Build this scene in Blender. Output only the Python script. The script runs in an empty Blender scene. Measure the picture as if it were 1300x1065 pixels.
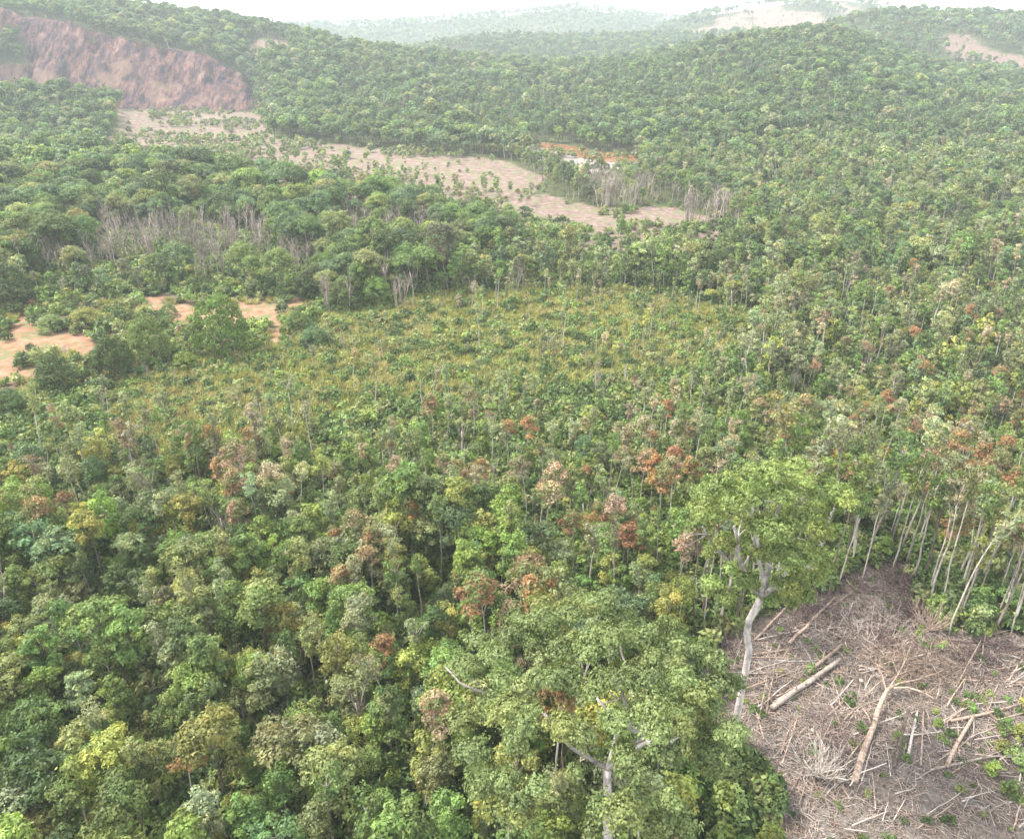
import bpy, math, random
import numpy as np
from mathutils import Vector

SEED = 7
R = np.random.default_rng(SEED)
sc = bpy.context.scene
COL = sc.collection

# ------------------------------------------------------------------ camera geometry
FPX, PW, PH, CU, CV = 960.0, 1300.0, 1065.0, 650.0, 487.0
PITCH = math.radians(25.0)
CAMZ = 70.0
CP, SP = math.cos(PITCH), math.sin(PITCH)

def project(x, y, z):
    dz = z - CAMZ
    d = y * CP - dz * SP
    up = y * SP + dz * CP
    d = np.maximum(d, 1e-3)
    return CU + FPX * x / d, CV - FPX * up / d

def ray(u, v):
    t = (CV - v) / FPX
    return np.array([(u - CU) / FPX, CP + t * SP, -SP + t * CP])

# ------------------------------------------------------------------ noise
_perm = np.random.default_rng(3).integers(0, 1 << 30, 4096)
def _h(ix, iy, s):
    return (_perm[(_perm[(ix + s * 131) & 4095] + iy) & 4095] & 0xFFFF) / 65535.0
def vnoise(x, y, s=0):
    x = np.asarray(x, float); y = np.asarray(y, float)
    ix = np.floor(x).astype(np.int64); iy = np.floor(y).astype(np.int64)
    fx = x - ix; fy = y - iy
    fx = fx * fx * (3 - 2 * fx); fy = fy * fy * (3 - 2 * fy)
    a = _h(ix, iy, s); b = _h(ix + 1, iy, s); c = _h(ix, iy + 1, s); d = _h(ix + 1, iy + 1, s)
    return (a + (b - a) * fx) * (1 - fy) + (c + (d - c) * fx) * fy
def fbm(x, y, s=0, o=4):
    t = 0; a = 0.5; n = 0
    for i in range(o):
        t = t + a * vnoise(x * 2 ** i, y * 2 ** i, s + i); n += a; a *= 0.5
    return t / n

def ss(a, b, t):
    t = np.clip((t - a) / (b - a), 0, 1)
    return t * t * (3 - 2 * t)

# ------------------------------------------------------------------ terrain
def tab(u, pts):
    p = np.array(pts, float)
    return np.interp(u, p[:, 0], p[:, 1])

def ridge(Y, Y0, Yr, Rh, back=450.0, keep=0.35):
    up = ss(0, 1, (Y - Y0) / (Yr - Y0)) * 0.55 + np.clip((Y - Y0) / (Yr - Y0), 0, 1) * 0.45
    down = 1 - (1 - keep) * ss(0, 1, (Y - Yr) / back)
    return Rh * up * down

def height(x, y):
    x = np.asarray(x, float); y = np.asarray(y, float)
    Y = np.maximum(y, 60.0)
    u = 650 + 1046 * x / Y
    u = np.clip(u, -700, 2000)
    Rh = tab(u, [(-700, 90), (-300, 105), (0, 100), (130, 91), (200, 87), (250, 80), (300, 74), (350, 66), (400, 56), (450, 46), (550, 36),
                 (650, 25), (700, 21), (760, 25), (830, 36), (900, 46), (1000, 57), (1060, 59), (1100, 50), (1130, 41), (1200, 24), (1300, 18), (1600, 20)])
    Yr = tab(u, [(0, 1050), (400, 1000), (650, 950), (830, 900), (1000, 850), (1300, 820)])
    Y0 = tab(u, [(-300, 560), (330, 600), (400, 560), (650, 530), (750, 510), (900, 430), (1100, 370), (1300, 320), (1600, 300)])
    hm = ridge(Y, Y0, Yr, Rh)
    Q = tab(u, [(-300, 92), (0, 86), (60, 80), (100, 73), (200, 56), (262, 46), (300, 26), (330, 4)])
    yq = 778 + 14 * (fbm(x / 60, x * 0, 21, 3) - .5) * 2
    hq = Q * (0.75 * np.clip((Y - yq) / 85, 0, 1) + 0.25 * ss(0, 1, (Y - yq) / 85)) + (Rh - Q) * ss(0, 1, (Y - 862) / 185) * (1 - .6 * ss(1060, 1500, Y))
    wq = 1 - ss(312, 348, u)
    wq2 = wq * (1 - ss(-120, -380, u) * 0)
    h = hm * (1 - wq2) + hq * wq2
    # second right hand ridge
    r2 = tab(u, [(960, 0), (1020, 60), (1080, 84), (1130, 88), (1200, 84), (1300, 80), (1700, 82)])
    h = np.maximum(h, ridge(Y, 860, 1180, r2))
    # low band and far ridges
    f1 = tab(u, [(200, 20), (400, 24), (530, 30), (560, 44), (620, 50), (740, 50), (830, 52), (900, 55), (1000, 60), (1200, 60)])
    h = np.maximum(h, ridge(Y, 1150, 1650, f1, 300, 0.5))
    f3 = tab(u, [(760, 20), (820, 54), (860, 86), (900, 106), (950, 124), (1000, 134), (1060, 137), (1085, 134), (1110, 118), (1200, 110), (1600, 90)])
    h = np.maximum(h, ridge(Y, 1550, 2150, f3, 500, 0.5))
    f2 = tab(u, [(-700, 60), (300, 72), (380, 80), (480, 86), (560, 98), (620, 110), (700, 130), (740, 137), (775, 126), (830, 108), (900, 90), (1300, 80)])
    h = np.maximum(h, ridge(Y, 2200, 2900, f2, 900, 0.3))
    # wooded knoll at the left
    k = np.exp(-(((x + 385) / 92) ** 2) ** 1.4 - (((y - 625) / 62) ** 2) ** 1.2)
    h = np.maximum(h, 22 * k + h * 0.6 * k)
    # left forest stands on a low rise
    h = h + 3.5 * np.exp(-((x + 190) / 130) ** 2 - ((y - 340) / 80) ** 2)
    # undulation
    far = ss(250, 900, Y)
    h = h + (fbm(x / 55, y / 55, 5, 4) - .5) * (1.6 + 9 * far) * (1 - .0 * wq)
    h = h + (fbm(x / 9, y / 9, 9, 3) - .5) * (.6 - .42 * ss(110, 150, Y))
    # quarry roughness: benches and gullies
    qm = wq * ss(775, 790, Y) * (1 - ss(850, 885, Y))
    g = fbm((x + y * .35) / 14, (y - x * .2) / 60, 33, 4) - .5
    rg_ = 1 - np.abs(2 * fbm((x + y * .5) / 17, (y - x * .15) / 45, 36, 4) - 1)
    h = h + qm * (g * 18 + (rg_ - .7) * 14 + (fbm(x / 5, y / 5, 40, 3) - .5) * 6)
    # logged clearing: hummocks
    return h

def inpoly(u, v, poly):
    n = len(poly); c = np.zeros(np.shape(u), bool)
    j = n - 1
    for i in range(n):
        xi, yi = poly[i]; xj, yj = poly[j]
        cond = ((yi > v) != (yj > v)) & (u < (xj - xi) * (v - yi) / (yj - yi + 1e-12) + xi)
        c ^= cond; j = i
    return c

P_BARE = [(138, 184), (152, 160), (150, 138), (325, 139), (338, 160), (356, 178), (440, 184), (560, 196), (640, 202), (700, 226), (680, 246), (760, 260), (850, 266),
          (900, 274), (945, 298), (905, 312), (850, 308), (790, 330), (745, 330), (720, 296), (640, 274), (610, 246), (545, 272), (450, 254), (330, 240), (250, 214), (140, 200)]
P_POND = [(672, 180), (735, 188), (812, 200), (814, 214), (742, 217), (672, 200)]
P_WATER = [(680, 181), (735, 187), (812, 199), (813, 206), (770, 205), (715, 196), (682, 187)]
P_OR = [[(-260, 510), (0, 484), (52, 480), (45, 458), (62, 440), (88, 440), (100, 455), (119, 442), (119, 418), (62, 422), (44, 408), (50, 380), (62, 350), (40, 352), (22, 400), (10, 425), (-260, 455)],
        [(176, 372), (204, 376), (202, 398), (182, 398)], [(205, 404), (248, 392), (252, 412), (222, 424)],
        [(300, 384), (350, 386), (366, 430), (350, 446), (330, 412), (300, 402)], [(368, 378), (386, 380), (384, 390), (366, 392)],
        [(196, 388), (330, 386), (330, 410), (200, 408)]]
P_BROWN = [[(-260, 405), (40, 388), (120, 380), (180, 372), (400, 376), (396, 430), (330, 452), (230, 440), (150, 490), (60, 505), (-260, 530)]]
P_LOG = [(1000, 1300), (990, 1065), (984, 990), (945, 968), (915, 950), (892, 920), (888, 860), (900, 812), (950, 788), (1010, 764), (1060, 742), (1100, 716), (1150, 716), (1160, 770), (1200, 800), (1300, 806), (1700, 812), (1900, 1300)]
P_QUARRY = [(-400, -20), (0, 12), (62, 14), (112, 38), (200, 60), (262, 68), (302, 92), (329, 130), (327, 142), (-400, 142)]
P_R2 = [(1192, 42), (1232, 44), (1246, 60), (1300, 74), (1400, 90), (1400, 104), (1300, 99), (1250, 86), (1200, 70)]
P_CL2 = [(314, 50), (368, 52), (370, 72), (322, 74)]
P_MARSH = [(120, 560), (150, 478), (300, 448), (420, 400), (560, 372), (800, 362), (960, 400), (960, 450), (800, 500), (640, 500), (470, 520), (330, 590), (180, 600)]

def masks(x, y, z=None):
    if z is None: z = height(x, y)
    u, v = project(x, y, z)
    ws = np.clip(v / 60.0, .4, 9)
    uu = u + (fbm(x / (2 + y * .02), y / (2 + y * .05), 50, 3) - .5) * 7 * np.clip(ws, 1, 4)
    vv = v + (fbm(x / (2 + y * .02), y / (2 + y * .05), 60, 3) - .5) * 3.2 * np.clip(ws, .8, 4)
    m = {}
    m['bare'] = (inpoly(uu, vv, P_BARE) & (y > 200) & (y < 779)) * 1.0
    m['pond'] = (inpoly(u, vv, P_POND) & (y > 400) & (y < 620)) * 1.0
    m['water'] = (inpoly(u, vv * .5 + v * .5, P_WATER) & (y > 400) & (y < 620)) * 1.0
    o = np.zeros(np.shape(x), bool)
    for p in P_OR: o |= inpoly(uu, vv, p)
    m['orange'] = (o & (y < 300)) * 1.0
    b = np.zeros(np.shape(x), bool)
    for p in P_BROWN: b |= inpoly(uu, vv, p)
    m['brown'] = (b & (y < 300)) * 1.0
    m['log'] = (inpoly(uu, vv, P_LOG) & (y < 115)) * 1.0
    hole = inpoly(u, v, [(-40, 38), (20, 42), (36, 62), (34, 82), (-40, 84)])
    m['quarry'] = (inpoly(uu, vv, P_QUARRY) & (y > 770) & (y < 905) & ~hole) * 1.0
    n_o = fbm(x / 16, (y + z) / 16, 44, 4)
    oc = inpoly(uu, vv, [(188, 98), (215, 95), (250, 125), (248, 138), (190, 138)]) | inpoly(uu, vv, [(120, 90), (160, 75), (178, 95), (150, 120), (132, 118)]) | inpoly(uu, vv, [(-60, 78), (40, 78), (85, 105), (-60, 115)])
    m['ochre'] = m['quarry'] * oc * ss(.44, .52, n_o) * .6
    m['red'] = ((inpoly(uu, vv, P_R2) & (y > 900) & (y < 1300)) | (inpoly(uu, vv, P_CL2) & (y > 850) & (y < 1100))) * 1.0
    fb = fbm(x / 90, y / 160, 71, 3)
    m['farbare'] = ((u > 835) & (y > 1600) & (y < 2250) & (fb * .6 + .4 * fbm(x / 28, y / 60, 76, 3) + .06 * ss(900, 1050, u) > .515)) * 1.0
    m['farbare'] = np.maximum(m['farbare'], ((y > 1250) & (y < 1500) & (u < 600) & (fb > .5)) * 1.0)
    m['marsh'] = (inpoly(uu, vv, P_MARSH) & (y > 90) & (y < 300)) * 1.0
    return m, u, v

# ------------------------------------------------------------------ tag helpers
def tag(o, label=None, cat=None, group=None, kind=None):
    if label: o['label'] = label
    if cat: o['category'] = cat
    if group: o['group'] = group
    if kind: o['kind'] = kind
    return o

def mesh_np(name, V, F, mats, fmat=None, attrs=None, smooth=False):
    """V (n,3), F (m,k) same vertex count per face"""
    me = bpy.data.meshes.new(name)
    V = np.asarray(V, np.float32); F = np.asarray(F, np.int32)
    me.vertices.add(len(V)); me.vertices.foreach_set('co', V.ravel())
    k = F.shape[1]
    me.loops.add(F.size); me.loops.foreach_set('vertex_index', F.ravel())
    me.polygons.add(len(F))
    me.polygons.foreach_set('loop_start', np.arange(0, F.size, k, dtype=np.int32))
    for m in mats: me.materials.append(m)
    if fmat is not None: me.polygons.foreach_set('material_index', np.asarray(fmat, np.int32))
    if attrs:
        for an, arr in attrs.items():
            arr = np.asarray(arr, np.float32)
            if arr.ndim == 1:
                a = me.attributes.new(an, 'FLOAT', 'POINT'); a.data.foreach_set('value', arr)
            else:
                a = me.attributes.new(an, 'FLOAT_VECTOR', 'POINT'); a.data.foreach_set('vector', arr.ravel())
    me.update(calc_edges=True)
    if smooth: me.polygons.foreach_set('use_smooth', np.ones(len(F), bool))
    me.validate()
    return me

def link(name, data, parent=None, loc=None):
    o = bpy.data.objects.new(name, data); COL.objects.link(o)
    if parent: o.parent = parent
    if loc is not None: o.location = loc
    return o

# ------------------------------------------------------------------ materials
def newmat(name):
    m = bpy.data.materials.new(name); m.use_nodes = True
    nt = m.node_tree; nt.nodes.clear()
    out = nt.nodes.new('ShaderNodeOutputMaterial')
    return m, nt, out
def N(nt, t, **kw):
    n = nt.nodes.new(t)
    for k, v in kw.items(): setattr(n, k, v)
    return n
def mathn(nt, op, a, b=None):
    n = N(nt, 'ShaderNodeMath', operation=op)
    for i, v in enumerate((a, b)):
        if v is None: continue
        if isinstance(v, (int, float)): n.inputs[i].default_value = v
        else: nt.links.new(v, n.inputs[i])
    return n.outputs[0]
def mixc(nt, f, a, b, bt='MIX'):
    n = N(nt, 'ShaderNodeMix', data_type='RGBA', blend_type=bt)
    for i, v in ((0, f), (6, a), (7, b)):
        if isinstance(v, (int, float)): n.inputs[i].default_value = v
        elif isinstance(v, tuple): n.inputs[i].default_value = (*v, 1)
        else: nt.links.new(v, n.inputs[i])
    return n.outputs[2]

def leaf_material(name, trans=0.3):
    m, nt, out = newmat(name)
    at = N(nt, 'ShaderNodeAttribute', attribute_type='INSTANCER', attribute_name='tint')
    lv = N(nt, 'ShaderNodeAttribute', attribute_type='GEOMETRY', attribute_name='lv')
    lh = N(nt, 'ShaderNodeAttribute', attribute_type='GEOMETRY', attribute_name='lh')
    # brightness variation leaf to leaf and clump to clump, hue variation towards yellow or brown
    sv = N(nt, 'ShaderNodeVectorMath', operation='SCALE')
    nt.links.new(at.outputs['Color'], sv.inputs[0]); nt.links.new(lv.outputs['Fac'], sv.inputs['Scale'])
    warm = N(nt, 'ShaderNodeVectorMath', operation='MULTIPLY'); warm.inputs[1].default_value = (1.28, 1.05, .85)
    nt.links.new(sv.outputs[0], warm.inputs[0])
    c = mixc(nt, lh.outputs['Fac'], sv.outputs[0], warm.outputs[0])
    lg = N(nt, 'ShaderNodeAttribute', attribute_type='GEOMETRY', attribute_name='lg')
    c = mixc(nt, lg.outputs['Fac'], c, (.155, .185, .065))
    p = N(nt, 'ShaderNodeBsdfPrincipled'); p.inputs['Roughness'].default_value = .55
    p.inputs['Specular IOR Level'].default_value = .25
    nt.links.new(c, p.inputs['Base Color'])
    tr = N(nt, 'ShaderNodeBsdfTranslucent')
    tc = mixc(nt, 1.0, c, (1.25, 1.2, .55), 'MULTIPLY'); nt.links.new(tc, tr.inputs['Color'])
    mx = N(nt, 'ShaderNodeMixShader'); mx.inputs[0].default_value = trans
    nt.links.new(p.outputs[0], mx.inputs[1]); nt.links.new(tr.outputs[0], mx.inputs[2])
    nt.links.new(mx.outputs[0], out.inputs[0])
    return m

def bark_material(name, col, col2, tint_attr=None, scale=1.0):
    m, nt, out = newmat(name)
    tc = N(nt, 'ShaderNodeTexCoord')
    n = N(nt, 'ShaderNodeTexNoise'); n.inputs['Scale'].default_value = 1.6 * scale; n.inputs['Detail'].default_value = 6
    mp = N(nt, 'ShaderNodeMapping'); mp.inputs['Scale'].default_value = (2.5, 2.5, .6)
    nt.links.new(tc.outputs['Object'], mp.inputs[0]); nt.links.new(mp.outputs[0], n.inputs['Vector'])
    rp = N(nt, 'ShaderNodeValToRGB'); rp.color_ramp.elements[0].position = .35; rp.color_ramp.elements[1].position = .65
    rp.color_ramp.elements[0].color = (*col2, 1); rp.color_ramp.elements[1].color = (*col, 1)
    nt.links.new(n.outputs[0], rp.inputs[0])
    n2 = N(nt, 'ShaderNodeTexNoise'); n2.inputs['Scale'].default_value = .9 * scale; n2.inputs['Detail'].default_value = 7; n2.inputs['Roughness'].default_value = .7
    nt.links.new(tc.outputs['Object'], n2.inputs['Vector'])
    r2 = N(nt, 'ShaderNodeValToRGB'); r2.color_ramp.elements[0].position = .5; r2.color_ramp.elements[1].position = .6
    nt.links.new(n2.outputs[0], r2.inputs[0])
    oi = N(nt, 'ShaderNodeObjectInfo')
    f = mathn(nt, 'ADD', mathn(nt, 'MULTIPLY', oi.outputs['Random'], .6), .65)
    sv = N(nt, 'ShaderNodeVectorMath', operation='SCALE')
    lc = mixc(nt, mathn(nt, 'MULTIPLY', r2.outputs[0], .75), rp.outputs[0], tuple(q * .52 for q in col2))
    nt.links.new(lc, sv.inputs[0]); nt.links.new(f, sv.inputs['Scale'])
    p = N(nt, 'ShaderNodeBsdfPrincipled'); p.inputs['Roughness'].default_value = .9
    p.inputs['Specular IOR Level'].default_value = .15
    nt.links.new(sv.outputs[0], p.inputs['Base Color'])
    b = N(nt, 'ShaderNodeBump'); b.inputs['Strength'].default_value = .5; b.inputs['Distance'].default_value = .05
    nt.links.new(n.outputs[0], b.inputs['Height']); nt.links.new(b.outputs[0], p.inputs['Normal'])
    nt.links.new(p.outputs[0], out.inputs[0])
    return m

M_LEAF = leaf_material('leaves')
M_PALE = bark_material('pale_bark', (.58, .53, .47), (.38, .33, .28))
M_BARK = bark_material('brown_bark', (.24, .19, .15), (.12, .095, .075))
M_DEAD = bark_material('dead_wood', (.46, .39, .34), (.30, .24, .20))
M_LOGW = bark_material('log_wood', (.50, .39, .31), (.31, .22, .165))
M_BIGB = bark_material('smooth_grey_bark', (.56, .50, .47), (.36, .32, .30))
M_BRUSH = bark_material('brushwood', (.24, .17, .15), (.12, .085, .08))

# ------------------------------------------------------------------ mesh parts
def leaf_cards(cl, n, size, rng, upb=.35, jit=.7, aspect=.6, shell=.55, var=.22, cvar=.16):
    """cl: list of (cx,cy,cz,rx,rz); n leaves in all shared by surface"""
    cl = np.asarray(cl, float)
    w = cl[:, 3] * cl[:, 3]; w /= w.sum()
    idx = rng.choice(len(cl), n, p=w)
    C = cl[idx]
    d = rng.normal(size=(n, 3)); d /= np.linalg.norm(d, axis=1)[:, None]
    d[:, 2] = np.where(d[:, 2] < -.25, -d[:, 2] * rng.random(n), d[:, 2])
    d /= np.linalg.norm(d, axis=1)[:, None]
    rr = shell + (1.06 - shell) * rng.random(n) ** .5
    # lumpy surface within each clump
    lump = 1 + .34 * np.sin(d[:, 0] * 4.3 + idx * 1.7) * np.cos(d[:, 1] * 5.1 + idx * 2.1) + .2 * np.sin(d[:, 2] * 7 + d[:, 0] * 5 + idx)
    rr = rr * lump
    out_ = rng.random(n) < .1
    rr = np.where(out_, rr * rng.uniform(1.05, 1.4, n), rr)
    P = C[:, :3] + d * rr[:, None] * np.stack([C[:, 3], C[:, 3], C[:, 4]], 1)
    nrm = d + np.array([0, 0, upb]) + rng.normal(size=(n, 3)) * jit * .6
    nrm /= np.linalg.norm(nrm, axis=1)[:, None]
    t = np.cross(nrm, rng.normal(size=(n, 3))); t /= np.linalg.norm(t, axis=1)[:, None]
    b = np.cross(nrm, t)
    s = size * (.6 + .8 * rng.random(n))[:, None]
    a = s * aspect
    fold = nrm * s * .18
    V = np.stack([P - t * s, P + b * a * .9 - fold, P + t * s, P - b * a * .9 - fold], 1).reshape(-1, 3)
    F = np.arange(4 * n).reshape(n, 4)
    cb = 1 + rng.normal(size=len(cl)) * cvar; ch = np.clip(rng.normal(size=len(cl)) * .35 + .15, 0, 1)
    lv = np.clip(cb[idx] + rng.normal(size=n) * var, .35, 1.9)
    lh = np.clip(ch[idx] + rng.normal(size=n) * .2, 0, 1)
    global LG
    LG = np.repeat((rng.random(len(cl)) < .38)[idx] & (rng.random(n) < .85), 4).astype(float)
    return V, F, np.repeat(lv, 4), np.repeat(lh, 4)

def tube(pts, rad, k=6):
    pts = np.asarray(pts, float); n = len(pts)
    rad = np.broadcast_to(np.asarray(rad, float), (n,))
    T = np.gradient(pts, axis=0); T /= np.linalg.norm(T, axis=1)[:, None] + 1e-9
    ref = np.array([0.31, 0.95, 0.05]) if abs(T[0, 1]) < .8 else np.array([1.0, 0, 0.1])
    A = np.cross(T, ref); A /= np.linalg.norm(A, axis=1)[:, None] + 1e-9
    B = np.cross(T, A)
    an = np.linspace(0, 2 * math.pi, k, endpoint=False)
    V = pts[:, None] + rad[:, None, None] * (np.cos(an)[None, :, None] * A[:, None] + np.sin(an)[None, :, None] * B[:, None])
    V = V.reshape(-1, 3)
    F = []
    for i in range(n - 1):
        for j in range(k):
            j2 = (j + 1) % k
            F.append((i * k + j, i * k + j2, (i + 1) * k + j2, (i + 1) * k + j))
    # end caps
    V = np.vstack([V, pts[0], pts[-1]])
    for j in range(k):
        j2 = (j + 1) % k
        F.append((n * k, j2, j, n * k)); F.append((n * k + 1, (n - 1) * k + j, (n - 1) * k + j2, n * k + 1))
    return V, F

class MB:
    """collects quads (triangles as degenerate quads are split away)"""
    def __init__(s): s.V = []; s.F = []; s.T = []; s.n = 0
    def add(s, V, F):
        for f in F:
            if f[0] == f[3]: s.T.append([q + s.n for q in f[:3]])
            else: s.F.append([q + s.n for q in f])
        s.V.append(V); s.n += len(V)
    def tube(s, pts, rad, k=6): s.add(*tube(pts, rad, k))
    def arrays(s):
        V = np.vstack(s.V)
        Q = np.array(s.F, int)
        T = np.array(s.T, int).reshape(-1, 3)
        T3 = T if len(T) else np.zeros((0, 3), int)
        # all as triangles
        F = np.vstack([Q[:, [0, 1, 2]], Q[:, [0, 2, 3]], T3]) if len(Q) else T3
        return V, F
    def mesh(s, name, mat, smooth=True):
        V, F = s.arrays()
        return mesh_np(name, V, F, [mat], smooth=smooth)

def curve(a, b, rng, n=5, bow=.08, sag=0):
    a = np.asarray(a, float); b = np.asarray(b, float)
    L = np.linalg.norm(b - a)
    t = np.linspace(0, 1, n)[:, None]
    o = rng.normal(size=3) * bow * L
    P = a + (b - a) * t + o * (np.sin(t * math.pi))
    P[:, 2] += sag * L * np.sin(t[:, 0] * math.pi)
    P[1:-1] += rng.normal(size=(n - 2, 3)) * bow * L * .25
    return P

def branchy(mb, p, d, L, r, depth, rng, k=4, spread=.6, upb=.15, nb=(2, 4)):
    """recursive bare branches"""
    n = 4
    pts = [np.array(p, float)]
    dd = np.array(d, float)
    for i in range(n - 1):
        dd = dd + rng.normal(size=3) * .13 + np.array([0, 0, upb * .3]); dd /= np.linalg.norm(dd)
        pts.append(pts[-1] + dd * L / (n - 1))
    mb.tube(pts, np.linspace(r, r * .45, n), k)
    if depth <= 0: return
    for i in range(rng.integers(nb[0], nb[1] + 1)):
        j = rng.integers(1, n)
        nd = dd + rng.normal(size=3) * spread; nd[2] += upb; nd /= np.linalg.norm(nd)
        branchy(mb, pts[j], nd, L * rng.uniform(.45, .75), max(r * .5, .012), depth - 1, rng, max(3, k - 1), spread, upb, nb)

# ------------------------------------------------------------------ tree prototypes
def proto(kind, rng, lod):
    """returns (trunkV, trunkF, crownV, crownF, lv, lh). lod scales the leaves: size multiplier, count divider"""
    ls, cd = {0: (1, 1), 1: (1.5, 2.2), 2: (2.6, 6.5)}[lod]
    mb = MB(); cl = []
    bark_k = 6 if lod == 0 else (4 if lod == 1 else 3)
    lean = rng.normal(size=2) * .035
    if kind == 'broadleaf_tree':
        H = rng.uniform(8.5, 13); W = rng.uniform(1.5, 2.8); D = rng.uniform(2.0, 4.2)
        zc = H - D
        n = int(rng.integers(16, 26)); ex = rng.uniform(.7, 1.3)
        for i in range(n):
            a = i * 2.399 + rng.uniform(-.4, .4); q = math.sqrt((i + .5) / n)
            rr = W * .82 * q * rng.uniform(.8, 1.12)
            z = zc + D * .75 * math.sqrt(max(0, 1 - q * q * .95)) * rng.uniform(.6, 1.2) - .1
            r = rng.uniform(.38, .9) * W / 2.5
            cl.append((math.cos(a) * rr * ex, math.sin(a) * rr / ex, z, r, r * rng.uniform(.55, 1)))
        for i in range(6):
            a = rng.uniform(0, 6.28); rr = W * .75 * rng.uniform(.6, 1)
            cl.append((math.cos(a) * rr, math.sin(a) * rr, zc - D * rng.uniform(.1, .55), rng.uniform(.55, .9), .6))
        nl, sz, upb = 3300, .145, .35
    elif kind == 'bushy_tree':       # lighter, looser, taller clumps like fresh regrowth
        H = rng.uniform(7, 10.5); W = rng.uniform(1.5, 2.3); D = rng.uniform(2.6, 3.8)
        n = int(rng.integers(12, 18))
        for i in range(n):
            f = (i + .5) / n
            z = H - D * 1.5 * f; a = i * 2.399 + rng.uniform(-.5, .5)
            rr = W * (math.sin(min(1, f * 1.25 + .12) * math.pi * .8)) * rng.uniform(.5, .9)
            r = rng.uniform(.45, .8)
            cl.append((math.cos(a) * rr, math.sin(a) * rr, z, r, r * rng.uniform(.75, 1.15)))
        nl, sz, upb = 2300, .15, .3
    elif kind == 'slender_tree':     # pale pole with thin crown
        H = rng.uniform(11, 15); W = rng.uniform(.8, 1.5); D = rng.uniform(2.4, 4.2)
        n = int(rng.integers(9, 15))
        for i in range(n):
            f = (i + .5) / n
            z = H - D * f; a = rng.uniform(0, 6.28)
            rr = W * (.25 + .75 * math.sin(min(1, f + .2) * math.pi)) * rng.uniform(.3, 1)
            r = rng.uniform(.32, .68)
            cl.append((math.cos(a) * rr, math.sin(a) * rr, z, r, r * rng.uniform(.6, 1)))
        nl, sz, upb = 760, .14, .2
    elif kind == 'rusty_tree':
        H = rng.uniform(9, 12); W = rng.uniform(1.3, 2.3); D = rng.uniform(2.0, 3.4)
        n = int(rng.integers(10, 16))
        for i in range(n):
            f = (i + .5) / n; a = i * 2.399
            rr = W * math.sqrt(f) * rng.uniform(.4, .95)
            cl.append((math.cos(a) * rr, math.sin(a) * rr, H - D * f * rng.uniform(.6, 1), rng.uniform(.45, .8), rng.uniform(.35, .7)))
        nl, sz, upb = 1500, .14, .3
    elif kind == 'shrub':
        H = rng.uniform(2.2, 4.0); W = rng.uniform(1.1, 1.9)
        n = int(rng.integers(6, 11))
        for i in range(n):
            a = i * 2.399; q = math.sqrt((i + .5) / n)
            r = rng.uniform(.4, .75)
            cl.append((math.cos(a) * W * .75 * q, math.sin(a) * W * .75 * q, max(.45, H * (1 - .6 * q * q) * rng.uniform(.7, 1) - r * .6), r, r * rng.uniform(.8, 1.3)))
        nl, sz, upb = 900, .19, .3
    elif kind == 'canopy_tree':      # broad feathery crown of the left hand woods and the hills
        H = rng.uniform(13, 17); W = rng.uniform(3.8, 5.4); D = rng.uniform(3.6, 5.4)
        zc = H - D
        n = int(rng.integers(24, 34))
        for i in range(n):
            a = i * 2.399 + rng.uniform(-.4, .4); q = math.sqrt((i + .5) / n)
            rr = W * .86 * q * rng.uniform(.78, 1.1)
            z = zc + D * .78 * math.sqrt(max(0, 1 - q * q * .96)) * rng.uniform(.75, 1.12) - .3
            r = rng.uniform(.8, 1.45) * W / 4.6
            cl.append((math.cos(a) * rr, math.sin(a) * rr, z, r, r * .8))
        for i in range(9):
            a = rng.uniform(0, 6.28); rr = W * .8 * rng.uniform(.6, 1)
            cl.append((math.cos(a) * rr, math.sin(a) * rr, zc - D * rng.uniform(0, .6), rng.uniform(.8, 1.3), .9))
        nl, sz, upb = 5200, .22, .35
    elif kind == 'domed_tree':
        H = rng.uniform(9, 11); W = rng.uniform(5.2, 6.2)
        n = 52; ex = rng.uniform(.85, 1.15)
        for i in range(n):
            a = i * 2.39996 + rng.uniform(-.3, .3); q = (i + .5) / n
            th = math.acos(1 - .98 * q); r = rng.uniform(.8, 1.5)
            rr = (W - r * .6) * math.sin(th) * rng.uniform(.85, 1.06)
            cl.append((math.cos(a) * rr * ex, math.sin(a) * rr / ex, max(1.0, (H - r * .7) * (.12 + .88 * math.cos(th)) * rng.uniform(.9, 1.06)), r, r * rng.uniform(.6, .85)))
        nl, sz, upb = 9500, .20, .35
    if kind == 'dead_tree':
        H = rng.uniform(8.5, 13)
        top = np.array([lean[0] * H * 2, lean[1] * H * 2, H * .72])
        P = curve((0, 0, -.4), top, rng, 6, .02)
        kk = {0: 1, 1: 1.5, 2: 1.9}[lod]; mb.tube(P, np.linspace(.16, .08, 6) * kk, bark_k)
        nbr = {0: 8, 1: 7, 2: 5}[lod]
        for i in range(nbr):
            f = rng.uniform(.5, 1); p = P[0] + (P[-1] - P[0]) * f
            j = min(4, int(f * 5)); q = f * 5 - j; p = P[j] * (1 - q) + P[j + 1] * q
            a = i * 2.4 + rng.uniform(-.4, .4)
            d = np.array([math.cos(a) * .5, math.sin(a) * .5, rng.uniform(.6, 1.3)]); d /= np.linalg.norm(d)
            branchy(mb, p, d, H * rng.uniform(.16, .3), .05 * kk, 2 if lod < 1 else 1, rng, 3, .35, .5, (2, 3))
        V, F = mb.arrays()
        return V, F, None
    # trunk and limbs
    cl = np.array(cl)
    cl[:, 0] += lean[0] * cl[:, 2]; cl[:, 1] += lean[1] * cl[:, 2]
    tr = {'broadleaf_tree': .15, 'bushy_tree': .11, 'slender_tree': .115, 'rusty_tree': .11, 'shrub': .05, 'canopy_tree': .22, 'domed_tree': .25}[kind]
    topz = H * (.9 if kind in ('slender_tree', 'bushy_tree', 'rusty_tree') else .78)
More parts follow.
